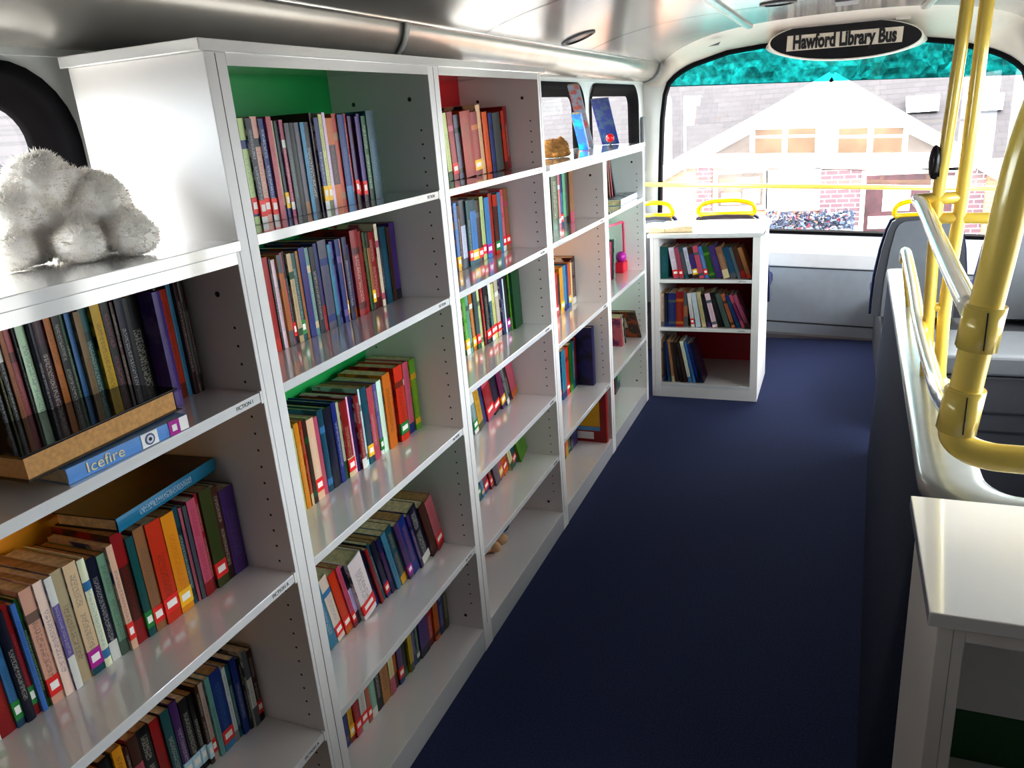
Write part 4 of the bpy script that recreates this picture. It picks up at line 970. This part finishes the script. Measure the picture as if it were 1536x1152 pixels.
# ------------------------------------------------------------------ outside
def brick_mat(name, c1, c2, mort, sc=6.):
    m = bpy.data.materials.new(name); m.use_nodes = True; nt = m.node_tree; b = nt.nodes['Principled BSDF']
    tc = nt.nodes.new('ShaderNodeTexCoord'); mp = nt.nodes.new('ShaderNodeMapping'); mp.inputs['Rotation'].default_value = (PI/2, 0, 0)
    br = nt.nodes.new('ShaderNodeTexBrick'); br.inputs['Scale'].default_value = sc
    br.inputs['Color1'].default_value = lin(c1)+(1,); br.inputs['Color2'].default_value = lin(c2)+(1,); br.inputs['Mortar'].default_value = lin(mort)+(1,)
    br.inputs['Mortar Size'].default_value = .03; br.inputs['Row Height'].default_value = .4; br.inputs['Brick Width'].default_value = 1.
    nt.links.new(tc.outputs['Object'], mp.inputs['Vector']); nt.links.new(mp.outputs['Vector'], br.inputs['Vector']); nt.links.new(br.outputs['Color'], b.inputs['Base Color']); b.inputs['Roughness'].default_value = .9
    return m
BRK = brick_mat('orange_brick', '#a07c6c', '#a8826f', '#b09484', 4.5); BRK2 = brick_mat('dark_brick', '#5a4a50', '#664f55', '#c0b4ae', 4.2)
TILE = brick_mat('grey_roof_tiles', '#312e31', '#373437', '#2a282a', 3.2)
RENDERW = mat('white_render', '#f1edea', .8, var=.02); FRAMEW = mat('white_window_frame', '#fbfafa', .6, var=.01)
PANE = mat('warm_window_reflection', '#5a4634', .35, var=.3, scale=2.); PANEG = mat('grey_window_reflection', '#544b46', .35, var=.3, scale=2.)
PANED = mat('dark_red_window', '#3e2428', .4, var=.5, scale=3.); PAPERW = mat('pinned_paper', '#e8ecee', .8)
GY = 17.94
hs = thing('gabled_building', 'pale gabled school building with brick piers seen through the windscreen', 'building', (.5, 18, -2.4))
def wallpart(nm, poly, y0, y1, m):
    bm = bmesh.new(); prism(bm, poly, 'Y', y0, y1); return at(hs, obj(nm, bm, m))
wallpart('gable_wall', [(-2.95, .20), (.61, 1.88), (3.7, -.05)], 18.0, 18.3, RENDERW)
wallpart('lower_wall', [(-3.3, .22), (-3.3, -2.4), (4.4, -2.4), (4.4, .05)], 18.02, 18.3, BRK)
def rake(nm, p, q, w):
    d = (V((q[0], q[1]))-V((p[0], p[1]))).normalized(); n = V((-d.y, d.x))*w
    wallpart(nm, [p, q, (q[0]+n.x, q[1]+n.y), (p[0]+n.x, p[1]+n.y)], 17.80, 18.32, FRAMEW)
rake('barge_board', (-3.15, -.26), (.66, 1.73), .20); rake('barge_board', (.56, 1.73), (4.05, -.56), .20)
wallpart('white_band', [(-2.3, .21), (3.3, -.12), (3.3, .22), (-2.3, .46)], 17.93, 18.0, RENDERW)
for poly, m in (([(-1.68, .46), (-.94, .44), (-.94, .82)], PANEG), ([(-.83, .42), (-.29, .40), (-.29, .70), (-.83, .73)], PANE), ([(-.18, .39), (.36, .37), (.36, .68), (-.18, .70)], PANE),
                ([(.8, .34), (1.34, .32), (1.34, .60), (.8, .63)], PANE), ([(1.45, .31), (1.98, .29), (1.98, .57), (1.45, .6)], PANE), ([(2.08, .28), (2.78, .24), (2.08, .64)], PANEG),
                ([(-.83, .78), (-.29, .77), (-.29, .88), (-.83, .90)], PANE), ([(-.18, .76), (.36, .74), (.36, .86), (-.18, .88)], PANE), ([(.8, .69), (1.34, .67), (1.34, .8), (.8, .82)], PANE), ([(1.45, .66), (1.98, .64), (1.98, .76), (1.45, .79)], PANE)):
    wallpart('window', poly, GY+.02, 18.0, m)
wallpart('brick_pier', [(-2.05, .2), (-2.05, -2.4), (-1.72, -2.4), (-1.72, .18)], 17.95, 18.02, BRK2)
wallpart('brick_pier', [(.5, .02), (.5, -2.4), (1.27, -2.4), (1.27, -.02)], 17.95, 18.02, BRK2)
wallpart('brick_pier', [(3.05, -.1), (3.05, -2.4), (3.5, -2.4), (3.5, -.12)], 17.95, 18.02, BRK2)
def win(x0, x1, z0, z1, m, papers, fr=.09):
    f = wallpart('window_frame', [(x0, z0), (x1, z0), (x1, z1), (x0, z1)], 17.93, 18.02, FRAMEW)
    bm = bmesh.new(); bx(bm, x0+fr, x1-fr, 17.91, 17.93, z0+fr, z1-fr); at(f, obj('pane', bm, m)); f2 = f
    bm = bmesh.new()
    for (a, b, c, d) in papers: bx(bm, a, b, 17.895, 17.91, c, d)
    if papers: at(hs, obj('window_poster', bm, PAPERW))
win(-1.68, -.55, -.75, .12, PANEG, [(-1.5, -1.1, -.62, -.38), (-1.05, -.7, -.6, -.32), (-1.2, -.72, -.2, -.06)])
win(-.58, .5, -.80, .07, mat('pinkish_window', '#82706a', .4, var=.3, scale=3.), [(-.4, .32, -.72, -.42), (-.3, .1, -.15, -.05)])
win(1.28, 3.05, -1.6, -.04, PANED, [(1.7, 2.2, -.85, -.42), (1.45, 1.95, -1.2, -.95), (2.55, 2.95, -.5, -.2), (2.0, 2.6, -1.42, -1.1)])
rf = at(hs, obj('roof_slope', (lambda bm: (prism(bm, [(19.0, -.75), (24.5, 1.80), (24.5, 1.70), (19.0, -.85)], 'X', -9, 10), bm)[1])(bmesh.new()), TILE))
for v in rf.data.vertices: v.co.z -= .052*v.co.x-.07
bm = bmesh.new(); prism(bm, [(-3.2, -.25), (.61, 1.78), (4.0, -.42)], 'Y', 18.3, 24.4); at(hs, obj('gable_roof', bm, TILE))
for (x, y) in ((2.65, 22.7), (4.0, 22.7)):
    bm = bmesh.new(); z = -.75+(y-19)*2.55/5.5-.052*x+.07
    bx(bm, x-.35, x+.35, y-.1, y+.6, z+.02, z+.40); at(hs, obj('roof_light', bm, FRAMEW))
# side wing with its own roof edge
wallpart('wing_gable', [(4.0, -2.4), (9, -2.4), (9, 1.2), (4.0, -.45)], 17.2, 17.9, BRK)
bm = bmesh.new(); prism(bm, [(3.7, -.52), (9.2, 1.55), (9.2, 1.75), (3.7, -.30)], 'Y', 16.9, 18.0); at(hs, obj('wing_roof_edge', bm, FRAMEW))
# trees beyond the roofs
TREE = mat('tree_foliage', (.26, .36, .34), .9, var=.45, scale=5); TRUNK = mat('tree_bark', '#5a4a3c', .9)
TL_ = ['broad tree beyond the roof at the windscreen corner by the pillar', 'rounded tree beyond the roof left of the gable peak', 'tall tree directly behind the gable peak', 'rounded tree beyond the roof between gable and twin poles', 'broad tree beyond the roof lights', 'dense tree beyond the side wing roof']
for q in range(6):
    x = -11+q*4.6; y = 33+8*(q % 2); tr = thing('tree', TL_[q].replace('left of', 'beside'), 'tree', (x, y, -2.4))
    bm = bmesh.new(); g = bmesh.ops.create_icosphere(bm, subdivisions=5, radius=1, matrix=Matrix.Translation((x, y, 2.6)) @ Matrix.Diagonal((3.3, 2.4, 3.2+.6*(q % 2), 1)))
    for v in bm.verts:
        d = (v.co-V((x, y, 2.6))); v.co += d.normalized()*(.5*noise.noise(v.co*.9)+.35*noise.noise(v.co*2.7)+.2*noise.noise(v.co*7))
    for f in bm.faces: f.smooth = False
    at(tr, obj('crown', bm, TREE))
    bm = bmesh.new(); tube(bm, [(x, y, -2.4), (x, y, 1.0)], [.3, .2], n=10); at(tr, obj('trunk', bm, TRUNK))
# planter of shrubs under the building's window
rnd = random.Random(5); bm = bmesh.new()
for _ in range(900):
    c = V((rnd.uniform(-.4, 1.15), rnd.uniform(15.6, 16.4), -.86+.27*rnd.random()**1.5)); s = rnd.uniform(.03, .07)
    a = V((rnd.uniform(-1, 1), rnd.uniform(-1, 1), rnd.uniform(-1, 1))).normalized()*s; b = a.cross(V((rnd.uniform(-1, 1), .4, 1))).normalized()*s*.7
    f = bm.faces.new([bm.verts.new(c-a), bm.verts.new(c+b), bm.verts.new(c+a), bm.verts.new(c-b)]); f.material_index = 1 if rnd.random() < .05 else 0
pl = tag(obj('planter_shrubs', bm, [mat('blue_grey_leaves', '#566072', .8, var=.4), mat('red_blossom', '#c8505a', .8)], recalc=False), 'dark shrubs with red blossoms below the school windows', 'shrubs', kind='stuff')
bm = bmesh.new(); bx(bm, -.6, 1.3, 15.5, 16.5, -2.4, -.95); tag(obj('planter', bm, mat('planter_stone', '#8c8a8a', .8)), 'stone planter box holding shrubs outside the windscreen', 'planter')
# ground, trees, neighbours
bm = bmesh.new(); bx(bm, -60, 60, -40, 80, -2.5, -2.4); gd = obj('ground', bm, mat('asphalt', '#8d8c8a', .9, var=.15, scale=.6)); struct(gd)
def house(label, x0, x1, y0, y1, h, wall, roof):
    t = thing('neighbour_house', label, 'house', ((x0+x1)/2, (y0+y1)/2, -2.4))
    bm = bmesh.new(); bx(bm, x0, x1, y0, y1, -2.4, h); at(t, obj('wall', bm, wall))
    bm = bmesh.new(); prism(bm, [(x0-.3, h), ((x0+x1)/2, h+1.8), (x1+.3, h)], 'Y', y0-.3, y1+.3); at(t, obj('roof', bm, roof))
    for k in range(3):
        yy = y0+(y1-y0)*(k+.5)/3
        bm = bmesh.new(); bx(bm, x1-.02, x1+.04, yy-.5, yy+.5, h-1.6, h-.5); at(t, obj('window', bm, FRAMEW))
house('long brick house down the side street, seen through the small windows', -16.5, -11, 17.5, 30, 0.2, BRK, TILE)
house('brick house across the street, seen through the window by the soft toy', -11.5, -6.2, 5.5, 16, 1.2, BRK, TILE)
car = thing('parked_car', 'red parked car seen through the window by the soft toy', 'car', (-4.3, 5.2, -2.4))
REDP = mat('red_car_paint', '#a01622', .25)
CO = Matrix.Translation((3.0, -2.0, 0))
bm = bmesh.new(); prism(bm, [(5.2, -2.1), (5.25, -1.6), (6.2, -1.5), (6.8, -1.05), (8.3, -1.05), (8.9, -1.5), (9.3, -1.6), (9.3, -2.1)], 'X', -8.1, -6.5); bmesh.ops.bevel(bm, geom=bm.edges[:], offset=.06, segments=2, affect='EDGES'); bm.transform(CO); at(car, obj('body', bm, REDP))
bm = bmesh.new(); prism(bm, [(6.35, -1.5), (6.9, -1.12), (8.2, -1.12), (8.7, -1.5)], 'X', -8.12, -6.48); bm.transform(CO); at(car, obj('glass', bm, BLACK))
for yy in (6.0, 8.5):
    for xx in (-8.0, -6.6):
        bm = bmesh.new(); tube(bm, [(xx-.1, yy, -2.08), (xx+.1, yy, -2.08)], .31, n=20); bm.transform(CO); at(car, obj('wheel', bm, RUBBER))
# bus lower body below the deck so the outside is closed
bm = bmesh.new(); bx(bm, XL-.04, XR+.04, YB, YF+.04, -2.2, -.4); struct(obj('wall_lower_body', bm, WALLW))

# ------------------------------------------------------------------ light
w = bpy.data.worlds.new('overcast_sky'); SC.world = w; w.use_nodes = True
nt = w.node_tree; bg = nt.nodes['Background']
tc = nt.nodes.new('ShaderNodeTexCoord'); sp = nt.nodes.new('ShaderNodeSeparateXYZ'); rp = nt.nodes.new('ShaderNodeValToRGB')
nt.links.new(tc.outputs['Generated'], sp.inputs[0]); nt.links.new(sp.outputs['Z'], rp.inputs['Fac'])
rp.color_ramp.elements[0].color = (.86, .93, 1, 1); rp.color_ramp.elements[1].color = (1, .99, .97, 1); rp.color_ramp.elements[1].position = .6
nt.links.new(rp.outputs['Color'], bg.inputs['Color']); bg.inputs['Strength'].default_value = SKY
def portal(loc, rot, sx, sy):
    l = bpy.data.lights.new('sky_portal', 'AREA'); l.shape = 'RECTANGLE'; l.size = sx; l.size_y = sy; l.cycles.is_portal = True
    o = bpy.data.objects.new('sky_portal', l); COL.objects.link(o); o.location = loc; o.rotation_euler = rot
for a, b in lw: portal((XL-.07, (a+b)/2, 1.21), (0, -PI/2, 0), .8, b-a)
for a, b in rw: portal((XR+.07, (a+b)/2, 1.10), (0, PI/2, 0), 1.04, b-a)
portal((CX, YF+.10, 1.25), (-PI/2, 0, 0), 2.1, 1.15)
sun = bpy.data.lights.new('facade_fill_sun', 'SUN'); sun.energy = SUN; sun.angle = math.radians(25); sun.color = (1, .97, .92)  # soft lamp added to brighten the facade beyond the windscreen
so = bpy.data.objects.new('facade_fill_sun', sun); COL.objects.link(so); so.rotation_euler = (math.radians(52), 0, 0)
SC.view_settings.view_transform = 'Standard'; SC.view_settings.look = 'None'; SC.view_settings.exposure = EXPO
SC.view_settings.use_curve_mapping = True
cm = SC.view_settings.curve_mapping; cv = cm.curves[3]
cv.points[0].location = (0, 0); cv.points[1].location = (1, 1)
for p_ in CURVE: cv.points.new(*p_)
cm.update()
SC.cycles.max_bounces = 8; SC.cycles.diffuse_bounces = 5; SC.cycles.glossy_bounces = 4; SC.cycles.transparent_max_bounces = 12
SC.cycles.sample_clamp_indirect = 8; SC.cycles.caustics_reflective = False
